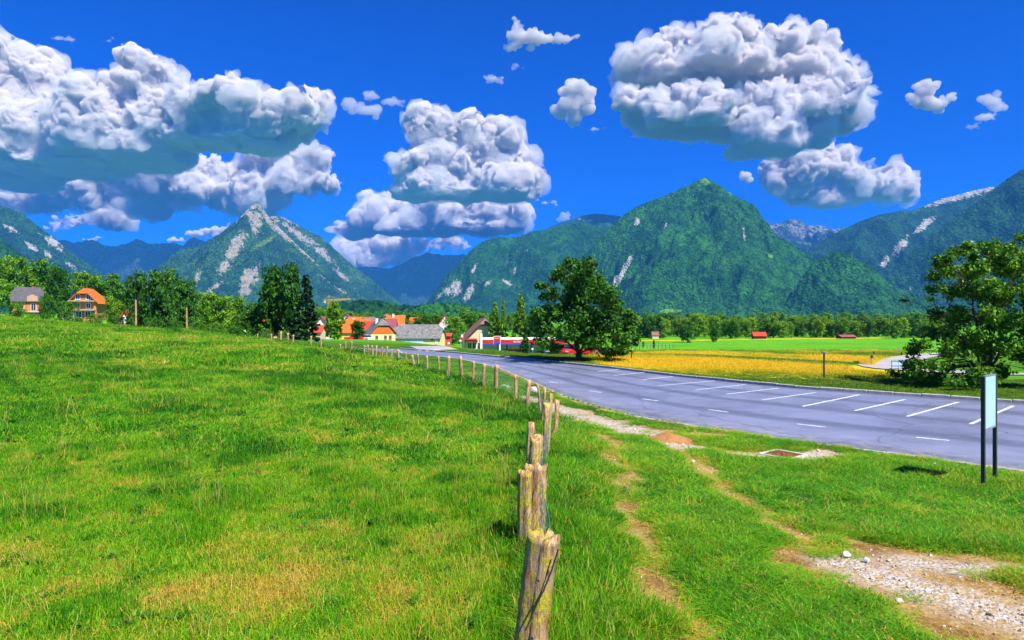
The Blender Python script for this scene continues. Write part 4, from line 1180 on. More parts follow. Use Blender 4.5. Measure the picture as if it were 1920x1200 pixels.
tree_px('cone', 944, 560, 642, 13, 137, 'slim pointed yellow-green conifer behind the petrol station sign', .66)
tree_px('cone', 976, 551, 640, 28, 134, 'wide conical light tree behind the petrol station canopy', .62)
tree_px('dark', 1010, 575, 650, 28, 132, 'dark leafy tree behind the petrol station canopy', .75)
tree_px('column', 985, 626, 669, 10, 62, 'clipped dark green column cypress by the road kerb', .75, name='cypress')
tree_px('bush', 1040, 640, 680, 22, 66, 'dark shrub between cypress and big spreading tree', .25, name='bush', cat='bush')
tree_px('bush', 1015, 648, 676, 14, 70, 'small dark shrub right of the cypress', .3, name='bush', cat='bush')
# field trees
tree_px('broad_c', 1289, 607, 641, 18, 235, 'lone round tree in the green field', .35)
tree_px('broad_a', 1342, 606, 641, 12, 240, 'lone slim tree in the green field right of the round one', .45)
tree_px('bush', 1206, 639, 648, 3.5, 190, 'low sapling in the field behind the wire fence', .3, name='sapling')
tree_px('column', 1226, 637, 649, 3, 185, 'upright sapling in the field behind the wire fence', .4, name='sapling')
tree_px('bush', 1606, 675, 686, 9, 70, 'little round bush in the golden grass near the lane', .55, name='bush', cat='bush')
# tree belts across the valley
rng = random.Random(77)
for i in range(64):
    px = 1196 + i * 9.4 + rng.uniform(-5, 5)
    D = rng.uniform(285, 330)
    top = rng.uniform(590, 602) - 5 * math.exp(-((px - 1250) / 60) ** 2)
    tree_px(rng.choice(['broad_a', 'broad_b', 'broad_c', 'broad_a', 'dark']), px, top, 632, rng.uniform(12, 20), D, 'leafy tree in the belt across the far field', rng.uniform(.5, .95), 'trees in the belt across the far field')
for i in range(70):
    px = 1130 + i * 12.5 + rng.uniform(-6, 6)
    D = rng.uniform(620, 760)
    tree_px(rng.choice(['broad_a', 'broad_b', 'broad_c']), px, rng.uniform(583, 592), 612, rng.uniform(8, 13), D, 'distant leafy tree in the belt at the foot of the mountains', rng.uniform(.5, .85), 'trees in the belt at the foot of the mountains')
for i in range(26):
    px = 560 + i * 17 + rng.uniform(-7, 7)
    D = rng.uniform(380, 480)
    tree_px(rng.choice(['broad_a', 'broad_b', 'broad_c']), px, rng.uniform(584, 594), 615, rng.uniform(10, 18), D, 'leafy tree on the slope behind the village roofs', rng.uniform(.35, .7), 'trees behind the village roofs')

# ------------------------------------------------ the two near trees, limb by limb
def big_tree(name, label, base_px, D, lobes, stems, nleaf, size, mat, seed, tone, rdepth=1.0, trunk_r=0.2, split=0.12, shell=0.3, fat=1.0):
    rng = random.Random(seed)
    b = P(base_px[0], base_px[1], D); g = gz(b.x, b.y)
    base = Vector((b.x, b.y, g))
    root = empty(name, base); tag(root, label, 'tree')
    C = []; Rr = []
    s = D / FPX
    xs = [l[0] for l in lobes]; mid = base_px[0]; half = max(abs(x - mid) for x in xs)
    for (x, y, rx, ry) in lobes:
        side = math.sqrt(max(0.05, 1 - ((x - mid) / (half * 1.1)) ** 2)) * half * s * rdepth
        for q in (-1, 0, 1):
            p = P(x, y, D) + Vector((rng.uniform(-.3, .3) * rx * s, 0, rng.uniform(-.2, .2) * ry * s))
            p.y += q * rng.uniform(0.25, 0.85) * side
            C.append(np.array(p - base)); Rr.append(np.array([rx, (rx + ry) * .6, ry * fat]) * s * 0.92)
    C = np.array(C); Rr = np.array(Rr)
    vol = Rr[:, 0] * Rr[:, 2]; cnt = vol / vol.sum() * nleaf
    cr = leaves(C, Rr, cnt, size, seed, up=.3, shell=shell, cl=.5)
    o = obj('crown', cr, mat, root); o['tone'] = tone
    mb = MB()
    nodes = []
    H = max(c[2] for c in C)
    st = []
    mb.tube([(0, 0, -.3), (0.02, 0, H * split * .5), (0, 0.02, H * split)], [trunk_r * 1.35, trunk_r, trunk_r * .85], 9)
    for (dx, dz, r) in stems:
        e = Vector((dx * s, rng.uniform(-.4, .4), dz * s))
        pts = limb(mb, (0, 0, H * split * .9), e, r, r * .35, rng, 7, 7, 0.03)
        st.append((pts, r))
    for c in C:
        c = Vector(c)
        best = min(((p, r * (1 - .6 * i / len(pts))) for pts, r in st for i, p in enumerate(pts) if p.z < c.z + .2), key=lambda t: (t[0] - c).length, default=(Vector((0, 0, H * split)), .06))
        limb(mb, best[0], c, best[1] * .45, .012, rng, 5, 5, 0.08)
        for _ in range(3):
            q = c + Vector((rng.uniform(-1, 1), rng.uniform(-1, 1), rng.uniform(-.5, .8))) * 16 * s
            limb(mb, c.lerp(best[0], .25), q, best[1] * .16 + .006, .006, rng, 4, 3)
    mb.build('trunk', mat_bark, root, smooth=True)
    return root

big_tree('spreading_tree', 'big dark spreading tree by the kerb opposite the post fence', (1085, 684), 49.0,
         [(1062, 498, 20, 13), (1094, 497, 17, 14), (1047, 518, 18, 12), (1080, 526, 34, 20), (1118, 526, 22, 18), (1016, 534, 16, 7), (1034, 552, 20, 12), (1075, 560, 38, 24), (1122, 556, 30, 22), (1150, 572, 22, 16), (1044, 585, 32, 20), (1010, 588, 22, 13), (1090, 596, 44, 26), (1140, 600, 36, 24), (1174, 588, 15, 12), (1178, 612, 17, 16), (1158, 636, 28, 20), (1108, 634, 38, 20), (1060, 624, 32, 18), (1022, 615, 26, 17), (1018, 642, 22, 11), (1186, 638, 12, 14), (1140, 660, 20, 10), (1044, 652, 18, 8), (1166, 660, 14, 8), (1102, 512, 12, 10), (1190, 605, 9, 9)],
         [(-30, 110, .12), (-8, 150, .14), (22, 140, .13), (45, 95, .11), (-60, 70, .09), (70, 60, .08)], 36000, .22, mat_dark, 101, .66, .9, .26, .08, .2, 1.2)
big_tree('walnut_tree', 'airy light-leaved tree with visible limbs behind the blank panel sign', (1852, 738), 30.0,
         [(1782, 488, 16, 13), (1812, 468, 20, 12), (1850, 460, 22, 11), (1890, 468, 24, 13), (1780, 512, 22, 13), (1830, 498, 30, 20), (1890, 500, 34, 22), (1932, 488, 26, 24), (1768, 540, 15, 10), (1812, 542, 28, 17), (1870, 546, 40, 24), (1932, 548, 34, 30), (1746, 561, 13, 4), (1792, 588, 26, 15), (1852, 596, 40, 22), (1922, 606, 36, 26), (1784, 628, 30, 15), (1732, 648, 22, 11), (1772, 660, 26, 12), (1842, 646, 40, 19), (1912, 656, 34, 22), (1722, 684, 24, 11), (1772, 692, 30, 12), (1702, 702, 17, 8), (1742, 710, 34, 8), (1802, 712, 34, 9), (1882, 698, 26, 15), (1962, 648, 34, 50), (1962, 578, 34, 44), (1960, 500, 30, 30)],
         [(0, 240, .11), (-45, 190, .08), (40, 200, .09), (-90, 120, .06), (75, 130, .07), (-110, 60, .045)], 46000, .15, mat_leaf, 202, .56, .85, .17, .14, .15, 1.45)

# ------------------------------------------------------------------ buildings
def tile_mat(name, c, rows=3.2, var=0.3):
    m = NM(name)
    v = m.coord('Object')
    wv = m.new('ShaderNodeTexWave', Scale=rows); wv.wave_type = 'BANDS'; wv.bands_direction = 'Z'; wv.inputs['Distortion'].default_value = 0.6; wv.inputs['Detail'].default_value = 2
    m.ln(v, wv.inputs['Vector'])
    n = m.noise(v, 1.6, 6, .7)
    col = m.ramp(n, [(.3, tuple(x * (1 - var) for x in c)), (.7, tuple(min(1, x * (1 + var)) for x in c))])
    m.color(col)
    m.bump(m.math('ADD', wv.outputs['Fac'], n), .5, .06)
    return m.m
def brick_mat(name, c):
    m = NM(name)
    b = m.new('ShaderNodeTexBrick', Scale=2.2); b.inputs['Color1'].default_value = (*c, 1); b.inputs['Color2'].default_value = (*(x * .75 for x in c), 1); b.inputs['Mortar'].default_value = (.42, .36, .3, 1)
    m.ln(m.coord('Object', (1, 1, 1)), b.inputs['Vector'])
    n = m.noise(m.coord('Object'), .8, 4)
    m.color(m.mix(.35, b.outputs['Color'], m.ramp(n, [(.3, tuple(x * .6 for x in c)), (.7, c)])))
    return m.m
M = {
    'orange_tile': tile_mat('orange_tile', (.62, .13, .025)), 'red_tile': tile_mat('red_tile', (.55, .06, .03)), 'brown_tile': tile_mat('brown_tile', (.24, .12, .10)), 'maroon_tile': tile_mat('maroon_tile', (.26, .07, .09)),
    'grey_tile': tile_mat('grey_tile', (.17, .165, .16), 3.0, .35), 'slate': tile_mat('slate', (.10, .095, .11)), 'board_roof': tile_mat('board_roof', (.17, .165, .16), 1.3, .6),
    'brick': brick_mat('hollow_brick', (.58, .19, .06)), 'cream': simple('cream_plaster', (.72, .58, .30), .12, 1.2), 'white': simple('white_plaster', (.72, .70, .66), .1, 1.2), 'beige': simple('beige_plaster', (.62, .50, .30), .12, 1.2),
    'orange': simple('orange_boarding', (.62, .13, .02), .2, 2.0), 'yellow': simple('yellow_plaster', (.70, .46, .12), .12, 1.2), 'red': simple('red_paint', (.58, .025, .02), .15, 1.5, .5), 'redwall': simple('red_render', (.55, .07, .04), .2, 1.2),
    'concrete': simple('concrete', (.45, .43, .40), .2, 1.5), 'frame': simple('window_frame', (.30, .22, .15), .1, 2.0), 'wframe': simple('white_frame', (.75, .75, .73), .1, 2.0), 'wood': simple('dark_wood', (.10, .055, .03), .4, 2.0),
    'pale_door': simple('pale_blue_door', (.50, .66, .78), .15, 1.0), 'blue': simple('blue_paint', (.03, .06, .50), .1, 2.0, .4), 'metal': simple('grey_metal', (.35, .36, .38), .2, 3.0, .45, .5, .6), 'dark_metal': simple('dark_steel', (.045, .05, .045), .3, 3.0, .4, .5, .3),
    'yellow_metal': simple('crane_paint', (.62, .30, .03), .2, 1.0, .5), 'globe': simple('lamp_globe', (.82, .82, .80), .04, 2.0, .3), 'lettering': simple('white_lettering', (.82, .82, .82), .03, 2.0, .5), 'flower': simple('red_flowers', (.5, .05, .04), .6, 9.0)}
def glass_mat():
    m = NM('window_glass'); m.color((.025, .035, .05)); m.p.inputs['Roughness'].default_value = .08; m.p.inputs['Specular IOR Level'].default_value = .6
    m.bump(m.noise(m.coord('Object'), 1.2, 2), .05, .02); return m.m
M['glass'] = glass_mat()

def add_window(root, u, z, w_, h, y=0.0, frame='frame', face='front', name='window', sill=True):
    """window in a wall that faces -Y at local y (front) or -X at local x=y (left)"""
    f = MB(); t = .10
    f.box(u - w_ / 2 - t, u + w_ / 2 + t, -.07, .02, z - t, z); f.box(u - w_ / 2 - t, u + w_ / 2 + t, -.07, .02, z + h, z + h + t)
    f.box(u - w_ / 2 - t, u - w_ / 2, -.07, .02, z + .001, z + h - .001); f.box(u + w_ / 2, u + w_ / 2 + t, -.07, .02, z + .001, z + h - .001)
    f.box(u - .03, u + .03, -.05, .0, z + .002, z + h - .002)
    o = f.build(name, M[frame], root)
    g = MB().box(u - w_ / 2, u + w_ / 2, -.025, .01, z, z + h).build('pane', M['glass'], o)
    if sill:
        MB().box(u - w_ / 2 - .16, u + w_ / 2 + .16, -.16, -.072, z - t - .05, z - t + .02).build('sill', M['concrete'], o)
    if face == 'front': o.location = (0, y, 0)
    elif face == 'left': o.rotation_euler = (0, 0, R(-90)); o.location = (y, 0, 0)
    elif face == 'right': o.rotation_euler = (0, 0, R(90)); o.location = (y, 0, 0)
    return o

def roof_mesh(w_, d, ze, zr, ov, hip, kind, thick=.16):
    """ridge along local Y for kind 'front', along X for 'side'"""
    if kind == 'side': w_, d = d, w_
    a = w_ / 2 + ov; k = (zr - ze) / (w_ / 2); zo = ze - k * ov
    zh = zr - hip * (zr - ze); b = (zr - zh) / k
    y0, y1 = -d / 2 - ov, d / 2 + ov; hy = b * .9
    v = [(-a, y0, zo), (-b, y0, zh), (0, y0 + hy, zr), (0, y1 - hy, zr), (-b, y1, zh), (-a, y1, zo), (a, y0, zo), (b, y0, zh), (b, y1, zh), (a, y1, zo)]
    if hip > 0:
        f = [(0, 1, 2, 3, 4, 5), (9, 8, 3, 2, 7, 6), (1, 7, 2), (4, 3, 8)]
    else:
        v = [(-a, y0, zo), (0, y0, zr), (0, y1, zr), (-a, y1, zo), (a, y0, zo), (a, y1, zo)]; f = [(0, 1, 2, 3), (4, 5, 2, 1)]
    if kind == 'side': v = [(y, -x, z) for x, y, z in v]
    me = bpy.data.meshes.new('roof'); me.from_pydata(v, [], f)
    bm = bmesh.new(); bm.from_mesh(me); bmesh.ops.recalc_face_normals(bm, faces=bm.faces)
    if sum(fc.normal.z for fc in bm.faces) < 0: bmesh.ops.reverse_faces(bm, faces=bm.faces[:])
    bmesh.ops.solidify(bm, geom=bm.faces[:], thickness=-thick)
    bm.to_mesh(me); bm.free(); return me

def house(name, label, x, y, rz, w_, d, ze, zr, kind='front', hip=0.0, ov=.5, wall='white', roof='orange_tile', wins=(), doors=(), chim=None, cat='house', group=None, z=None, sink=1.5):
    g = gz(x, y) if z is None else z
    root = empty(name, (x, y, g), R(rz)); tag(root, label, cat, group)
    if kind == 'front':
        k = (zr - ze) / (w_ / 2); zh = zr - hip * (zr - ze); b = (zr - zh) / k
        poly = [(-w_ / 2, -sink), (w_ / 2, -sink), (w_ / 2, ze), (b, zh - .02), (-b, zh - .02), (-w_ / 2, ze)] if hip else [(-w_ / 2, -sink), (w_ / 2, -sink), (w_ / 2, ze), (0, zr), (-w_ / 2, ze)]
        MB().prism(poly, -d / 2, d / 2, 'y').build('wall', M[wall], root)
    else:
        k = (zr - ze) / (d / 2); zh = zr - hip * (zr - ze); b = (zr - zh) / k
        poly = [(-d / 2, -sink), (d / 2, -sink), (d / 2, ze), (b, zh - .02), (-b, zh - .02), (-d / 2, ze)] if hip else [(-d / 2, -sink), (d / 2, -sink), (d / 2, ze), (0, zr), (-d / 2, ze)]
        MB().prism(poly, -w_ / 2, w_ / 2, 'x').build('wall', M[wall], root)
    rm = roof_mesh(w_, d, ze + .17, zr + .17, ov, hip, kind)
    r_ = obj('roof', rm, M[roof], root)
    if chim:
        cx, cy_, h = chim
        MB().box(cx - .3, cx + .3, cy_ - .3, cy_ + .3, zr - 1.2, zr + h).box(cx - .38, cx + .38, cy_ - .38, cy_ + .38, zr + h, zr + h + .12).build('chimney', M['white' if wall != 'brick' else 'brick'], r_)
    for (u, zz, ww, hh, face, fr) in wins:
        yy = -d / 2 if face == 'front' else (-w_ / 2 if face == 'left' else w_ / 2)
        add_window(root, u, zz, ww, hh, yy, fr, face)
    for (u, ww, hh, mt) in doors:
        dd = MB().box(u - ww / 2, u + ww / 2, -d / 2 - .06, -d / 2 + .02, 0.02, hh).build('door', M[mt], root)
        MB().box(u + ww / 2 - .2, u + ww / 2 - .12, -d / 2 - .14, -d / 2 - .06, .95, 1.08).build('handle', M['metal'], dd)
    return root

def hx(px, D): return (px - 960) / FPX * D
def house_px(name, label, x0, x1, ytop, D, rz, kind, hip, d, wall, roof, eave=.55, wins=(), doors=(), chim=None, ov=.4, group=None, cat='house'):
    """house whose ridge reaches photo row ytop at distance D"""
    w_ = (x1 - x0) * D / FPX; x = hx((x0 + x1) / 2, D); g = gz(x, D)
    zr = P(0, ytop, D).z - g
    return house(name, label, x, D, rz, w_, d, zr * eave, zr, kind, hip, ov, wall, roof, wins, doors, chim, cat, group, g)

# the two unfinished brick houses on the rise
D = 178.0
g = gz(hx(55, D), D); zr = P(0, 541, D).z - g; bz = max(P(0, 584, D).z - g, 0)
hA = house('brick_house', 'unfinished orange brick house with dark grey half-hipped roof', hx(53, D), D, 32, 6.2, 5.6, bz + 3.0, zr, 'side', .38, .5, 'brick', 'slate',
           [(-1.2, bz + .7, .9, 1.0, 'front', 'white'), (1.4, bz + .2, 1.0, 1.9, 'front', 'white'), (0.0, bz + 1.0, .8, 1.0, 'left', 'white'), (0, bz + 3.3, .8, 1.1, 'left', 'white')], z=g, chim=(1.2, .4, .5))
MB().box(-3.3, 3.3, -4.1, -2.83, bz - .25, bz).build('terrace', M['concrete'], hA)
MB().prism([(-1.2, bz + 2.6), (1.2, bz + 2.6), (1.2, bz + 4.0), (0, bz + 4.7), (-1.2, bz + 4.0)], -3.3, -1.5, 'y').build('dormer', M['brick'], hA).location = (1.2, 0, 0)
D = 168.0
g = gz(hx(166, D), D); zr = P(0, 544, D).z - g; bz = P(0, 597, D).z - g
hB = house('brick_house', 'unfinished orange brick house with bright orange half-hipped roof and two balconies', hx(166, D), D, 14, 6.0, 7.0, bz + 4.3, zr, 'front', .42, .75, 'brick', 'orange_tile',
           [(-1.2, bz + 4.9, .9, 1.2, 'front', 'wframe'), (1.2, bz + 4.9, .9, 1.2, 'front', 'wframe'), (-1.2, bz + 2.7, .9, 1.2, 'front', 'wframe'), (1.2, bz + 2.7, .9, 1.2, 'front', 'wframe'), (-1.0, bz + .3, 1.2, 1.5, 'front', 'wframe'), (1.1, bz + .3, 1.1, 1.5, 'front', 'wframe'), (0, bz + 2.6, .8, 1.1, 'left', 'wframe')], z=g, chim=(-.4, 1.0, .4))
MB().box(-2.9, 2.9, -4.8, -3.53, bz + 4.35, bz + 4.55).build('balcony', M['concrete'], hB)
MB().box(-2.9, 2.9, -4.8, -3.53, bz + 2.05, bz + 2.25).build('balcony', M['concrete'], hB)
MB().box(-4.4, -1.9, -5.4, -3.55, bz - .6, bz + 1.4).build('retaining_wall', M['white'], hB)
# little pieces of houses seen through the tree row
house_px('cottage', 'white gable of a cottage showing beside the bare wooden pole', 228, 250, 586, 118, 20, 'front', 0, 4, 'white', 'red_tile', .6)
house_px('cottage', 'white cottage with pale roof half hidden by the hedge trees', 422, 452, 593, 125, 5, 'side', 0, 5, 'white', 'brown_tile', .75, [(-.8, 1.2, .6, .8, 'front', 'frame'), (.9, 1.2, .6, .8, 'front', 'frame')])
house_px('cottage', 'cream cottage with reddish roof half hidden behind the birches', 500, 536, 592, 118, 8, 'side', 0, 5, 'cream', 'red_tile', .7, [(-.9, 1.0, .6, .8, 'front', 'frame'), (.9, 1.0, .6, .8, 'front', 'frame')])
# village
house_px('village_house', 'white gabled village house with maroon roof right of the spruce', 594, 618, 596, 165, 8, 'front', 0, 7, 'white', 'maroon_tile', .62, [(0, 2.2, .7, .9, 'front', 'frame'), (-.9, .8, .6, .9, 'front', 'frame')])
house_px('village_house', 'village house with low red roof in front of the maroon-roofed gable', 588, 606, 612, 150, 0, 'side', 0, 5, 'beige', 'red_tile', .6)
house_px('village_house', 'village house with broad bright orange roof behind the small dark tree', 640, 692, 601, 185, 6, 'side', 0, 8, 'yellow', 'orange_tile', .45, [(-2, .6, .8, 1.0, 'front', 'frame'), (0, .6, .8, 1.0, 'front', 'frame'), (2, .6, .8, 1.0, 'front', 'frame')], chim=(-.5, .3, .6))
house_px('village_house', 'village house with steep scarlet roof touching the yellow house', 683, 707, 605, 176, -20, 'side', 0, 6, 'white', 'red_tile', .45)
house_px('village_house', 'white gabled village house with maroon verge behind the column tree', 640, 662, 591, 240, 10, 'front', 0, 8, 'white', 'maroon_tile', .6, [(0, 3.2, .8, 1.0, 'front', 'frame')])
house_px('village_house', 'village house with pinkish tiled roof under the crane', 655, 678, 596, 225, 0, 'side', 0, 7, 'beige', 'orange_tile', .6)
house_px('village_house', 'village house with dark brown roof behind the scarlet roof', 674, 702, 596, 235, 0, 'side', 0, 7, 'white', 'brown_tile', .6)
house_px('village_house', 'village house with tall orange roof behind the yellow house', 727, 758, 593, 210, 4, 'side', 0, 8, 'white', 'orange_tile', .5, chim=(-.8, -.6, .7))
house_px('village_house', 'village house with purple-brown roof between yellow house and barn', 727, 742, 600, 186, 4, 'side', 0, 7, 'white', 'maroon_tile', .4)
house_px('village_house', 'small village house with orange roof above the barn ridge', 770, 788, 597, 235, -15, 'side', 0, 6, 'white', 'orange_tile', .55)
house_px('village_house', 'small pale village house with reddish roof between trees behind the barn', 789, 801, 597, 262, 0, 'front', 0, 6, 'white', 'red_tile', .6)
house_px('village_house', 'white village house with red roof behind the right end of the barn', 822, 845, 592, 235, 12, 'front', 0, 7, 'white', 'red_tile', .62, [(0, 2.6, .8, 1.0, 'front', 'frame')])
house_px('village_house', 'pale stone village house rising over the tall orange roof', 718, 732, 590, 285, 0, 'front', .4, 7, 'beige', 'brown_tile', .7)
# yellow house
D = 158.0
x = hx(712, D); g = gz(x, D); zr = P(0, 600, D).z - g; ze = P(0, 625, D).z - g; b0 = max(P(0, 646, D).z - g, 0)
hY = house('yellow_house', 'cream-yellow house with orange boarded gable and grey half-hipped roof', x, D, 24, 6.0, 7.5, ze, zr, 'front', .48, .35, 'cream', 'grey_tile',
           [(-1.55, b0 + 1.05, .5, .75, 'front', 'frame'), (.55, b0 + 1.05, .5, .75, 'front', 'frame'), (1.75, b0 + 1.05, .5, .75, 'front', 'frame'), (-1.5, b0 + 1.0, .5, .7, 'left', 'frame'), (1.2, b0 + 1.0, .5, .7, 'left', 'frame')], z=g, chim=(-1.0, -1.0, .3))
k = (zr - ze) / 3.0; zh = zr - .48 * (zr - ze); bb = (zr - zh) / k
MB().prism([(-3.02, ze - .05), (3.02, ze - .05), (bb + .02, zh - .08), (-bb - .02, zh - .08)], -3.83, -3.76, 'y').build('gable_boarding', M['orange'], hY)
# barn
D = 162.0
x = hx(785, D); g = gz(x, D); zr = P(0, 611, D).z - g; ze = P(0, 634, D).z - g; b0 = max(P(0, 648, D).z - g, 0)
hBn = house('long_barn', 'long white barn with weathered grey board roof and pale blue doors', x, D, -4, 12.2, 7.5, ze, zr, 'side', .45, .35, 'cream', 'board_roof', [(4.2, b0 + 1.1, .4, .35, 'front', 'frame')], z=g, cat='barn')
for u in (-2.6, -.75, 1.1):
    MB().box(u - .88, u + .88, -3.84, -3.74, b0 + .02, ze - .05).build('door', M['pale_door'], hBn)
MB().box(4.9, 5.6, -3.82, -3.74, b0 + .02, b0 + 1.4).build('door', M['white'], hBn)
house_px('annex', 'small red annex at the right end of the barn', 829, 845, 627, 168, 0, 'side', 0, 3.5, 'redwall', 'red_tile', .8, cat='house')
# inn
D = 146.0
x = hx(905, D); g = gz(x, D); zr = P(0, 600, D).z - g; ze = P(0, 634, D).z - g; b0 = max(P(0, 656, D).z - g, 0)
w_ = 70 * D / FPX
hI = house('inn', 'beige gabled inn with dark brown half-hipped roof and window row', x, D, 10, w_, 9, ze, zr, 'front', .3, .7, 'beige', 'brown_tile', [(-3.5 + i * 1.1, b0 + .5, .7, 1.3, 'front', 'wframe') for i in range(7)], z=g)
MB().box(-w_ / 2 - .2, -w_ / 2 + 2.4, -5.6, -4.53, ze - .9, ze - .2).build('balcony', M['wood'], hI)
MB().box(-w_ / 2 - .1, -w_ / 2 + 2.2, -5.75, -5.62, ze - .25, ze + .1).build('flower_box', M['flower'], hI)
# petrol station
D = 118.0
x0, x1 = hx(903, D), hx(1062, D); g = gz((x0 + x1) / 2, D); xc = (x0 + x1) / 2
zt = P(0, 634, D).z - g; zb = P(0, 645.5, D).z - g
st = empty('petrol_station', (xc, D, g), R(3)); tag(st, 'petrol station with long red and white canopy and white shop', 'petrol station')
L = x1 - x0
cn = MB().box(-L / 2, L / 2, 0, 5.5, zb + .12, zt - .32).build('canopy', M['red'], st)
MB().box(-L / 2 - .05, L / 2 + .05, -.06, 5.56, zt - .318, zt).build('white_band', M['white'], cn)
MB().box(-L / 2 - .03, L / 2 + .03, -.04, 5.54, zb - .08, zb + .118).build('blue_band', M['blue'], cn)
for u in (-L / 2 + 4.7, -L / 2 + 7.2, 1.4, 6.2):
    MB().box(u - .12, u + .12, .9, 1.15, -.5, zb - .08).build('column', M['dark_metal'], st)
sh = MB().box(-L / 2 + .2, L / 2 - 3, 6.2, 10.5, -.6, zb - .1).build('shop_wall', M['white'], st)
for i in range(8):
    add_window(st, -L / 2 + 1.2 + i * 1.35, .75, .95, 1.25, 6.2, 'metal', 'front')
MB().box(-L / 2 + 3.9, -L / 2 + 7.4, 1.2, 1.5, P(0, 660, D).z - g, P(0, 655.5, D).z - g).build('lower_band', M['red'], st)
def text_part(s, size, loc, parent, mat, name='lettering', ext=.015):
    cu = bpy.data.curves.new(name, 'FONT'); cu.body = s; cu.size = size; cu.extrude = ext; cu.align_x = 'CENTER'; cu.align_y = 'CENTER'
    t = bpy.data.objects.new(name, cu); COL.objects.link(t)
    dg = bpy.context.evaluated_depsgraph_get(); dg.update()
    me = bpy.data.meshes.new_from_object(t.evaluated_get(dg)); bpy.data.objects.remove(t); bpy.data.curves.remove(cu)
    me.transform(Matrix.Rotation(R(90), 4, 'X'))
    o = obj(name, me, mat, parent); o.location = loc; return o
text_part('PETROL', .48, (hx(971, D) - xc, -.03, (zb + zt) / 2 - .12), cn, M['lettering'])
Dt = 104.0
xt = hx(932, Dt); gt = gz(xt, Dt)
tt = empty('totem_sign', (xt, Dt, gt), R(2)); tag(tt, 'red and blue price totem sign of the petrol station', 'sign')
za, zb2 = P(0, 630, Dt).z - gt, P(0, 645, Dt).z - gt; hw = 6.6 * Dt / FPX
MB().box(-hw, hw, -.12, .12, zb2 - .02, za).build('sign_frame', M['wframe'], tt)
pn = MB().box(-hw + .07, hw - .07, -.16, -.122, zb2 + .33, za - .07).build('red_panel', M['red'], tt)
MB().box(-hw + .07, hw - .07, -.16, -.122, zb2 + .04, zb2 + .325).build('blue_panel', M['blue'], tt)
text_part('PETROL', .24, (0, -.165, za - .38), pn, M['lettering'])
MB().box(hw - .22, hw, -.1, .1, -.4, zb2 - .02).build('leg', M['wframe'], tt)
MB().box(-.05, .2, -.08, .08, -.4, zb2 - .021).build('leg', M['dark_metal'], tt)
fx = hx(900, 110); fg = gz(fx, 110)
fl = empty('banner_pole', (fx, 110, fg)); tag(fl, 'tall white banner on a pole beside the petrol station canopy', 'banner')
MB().tube([(0, 0, -.3), (0, 0, P(0, 624, 110).z - fg)], .05, 6).build('pole', M['metal'], fl)
MB().box(.05, .42, -.015, .015, .9, P(0, 625, 110).z - fg).build('cloth', M['wframe'], fl)
MB().box(.16, .32, -.03, -.018, 1.1, 1.9).build('lettering', M['blue'], fl)
fx = hx(869, 132); fg = gz(fx, 132)
fl = empty('flag', (fx, 132, fg)); tag(fl, 'small red and white flag at the corner of the inn', 'flag')
MB().tube([(0, 0, -.3), (0, 0, P(0, 626, 132).z - fg)], .04, 6).build('pole', M['metal'], fl)
ztf = P(0, 627, 132).z - fg
MB().prism([(-.5, -.0), (-.05, .03), (-.05, .06), (-.5, .03)], ztf - 1.2, ztf - .6, 'z').build('red_stripe', M['red'], fl)
MB().prism([(-.5, -.0), (-.05, .03), (-.05, .06), (-.5, .03)], ztf - .598, ztf, 'z').build('white_stripe', M['wframe'], fl)

# sheds in the fields
house_px('field_shed', 'small field shed with bright red roof by the tree belt', 1412, 1434, 624, 278, -8, 'side', 0, 4, 'wood', 'red_tile', .45, cat='shed', ov=.3)
house_px('field_shed', 'tiny pale pink-roofed field shed by the tree belt', 1222, 1234, 623.5, 284, 0, 'side', 0, 3, 'beige', 'brown_tile', .5, cat='shed', ov=.2)
house_px('field_shed', 'low brown-roofed field shed by the tree belt', 1572, 1600, 629, 282, 6, 'side', 0, 4, 'wood', 'maroon_tile', .45, cat='shed', ov=.3)

# construction crane over the village
D = 245.0
x = hx(617, D); g = gz(x, D); zt = P(0, 564, D).z - g
cr_ = empty('tower_crane', (x, D, g), R(58)); tag(cr_, 'yellow construction crane standing over the village roofs', 'crane')
def lattice(mb, a, b, s, n):
    a = Vector(a); b = Vector(b); d = (b - a).normalized(); u = d.cross(Vector((0, 1, 0)));
    if u.length < .1: u = d.cross(Vector((1, 0, 0)))
    u.normalize(); v = d.cross(u)
    cs = [(u + v) * s, (u - v) * s, (-u - v) * s, (-u + v) * s]
    for c in cs: mb.tube([a + c, b + c], .05, 4)
    for i in range(n):
        p = a.lerp(b, i / n); q = a.lerp(b, (i + 1) / n)
        for k in range(4): mb.tube([p + cs[k], q + cs[(k + 1) % 4]], .03, 3)
mb = MB(); lattice(mb, (0, 0, -1), (0, 0, zt), .42, 14); mb.build('mast', M['yellow_metal'], cr_)
mb = MB(); lattice(mb, (0.5, 0, zt + .25), (10.8, 0, zt + 1.0), .24, 16); mb.build('jib', M['yellow_metal'], cr_)
mb = MB(); lattice(mb, (-.4, 0, zt + .2), (-2.6, 0, zt + .2), .24, 4); mb.build('counter_jib', M['yellow_metal'], cr_)
MB().box(-2.7, -1.9, -.4, .4, zt - .9, zt - .1).build('counterweight', M['concrete'], cr_)
mb = MB(); mb.tube([(0, 0, zt), (0, 0, zt + 1.9)], .09, 5).tube([(0, 0, zt + 1.9), (6, 0, zt + .9)], .03, 4).tube([(0, 0, zt + 1.9), (-2.4, 0, zt + .4)], .03, 4); mb.build('tie_bars', M['yellow_metal'], cr_)
MB().box(.2, .9, -1.0, -.45, zt - 1.2, zt - .1).build('cab', M['yellow_metal'], cr_)

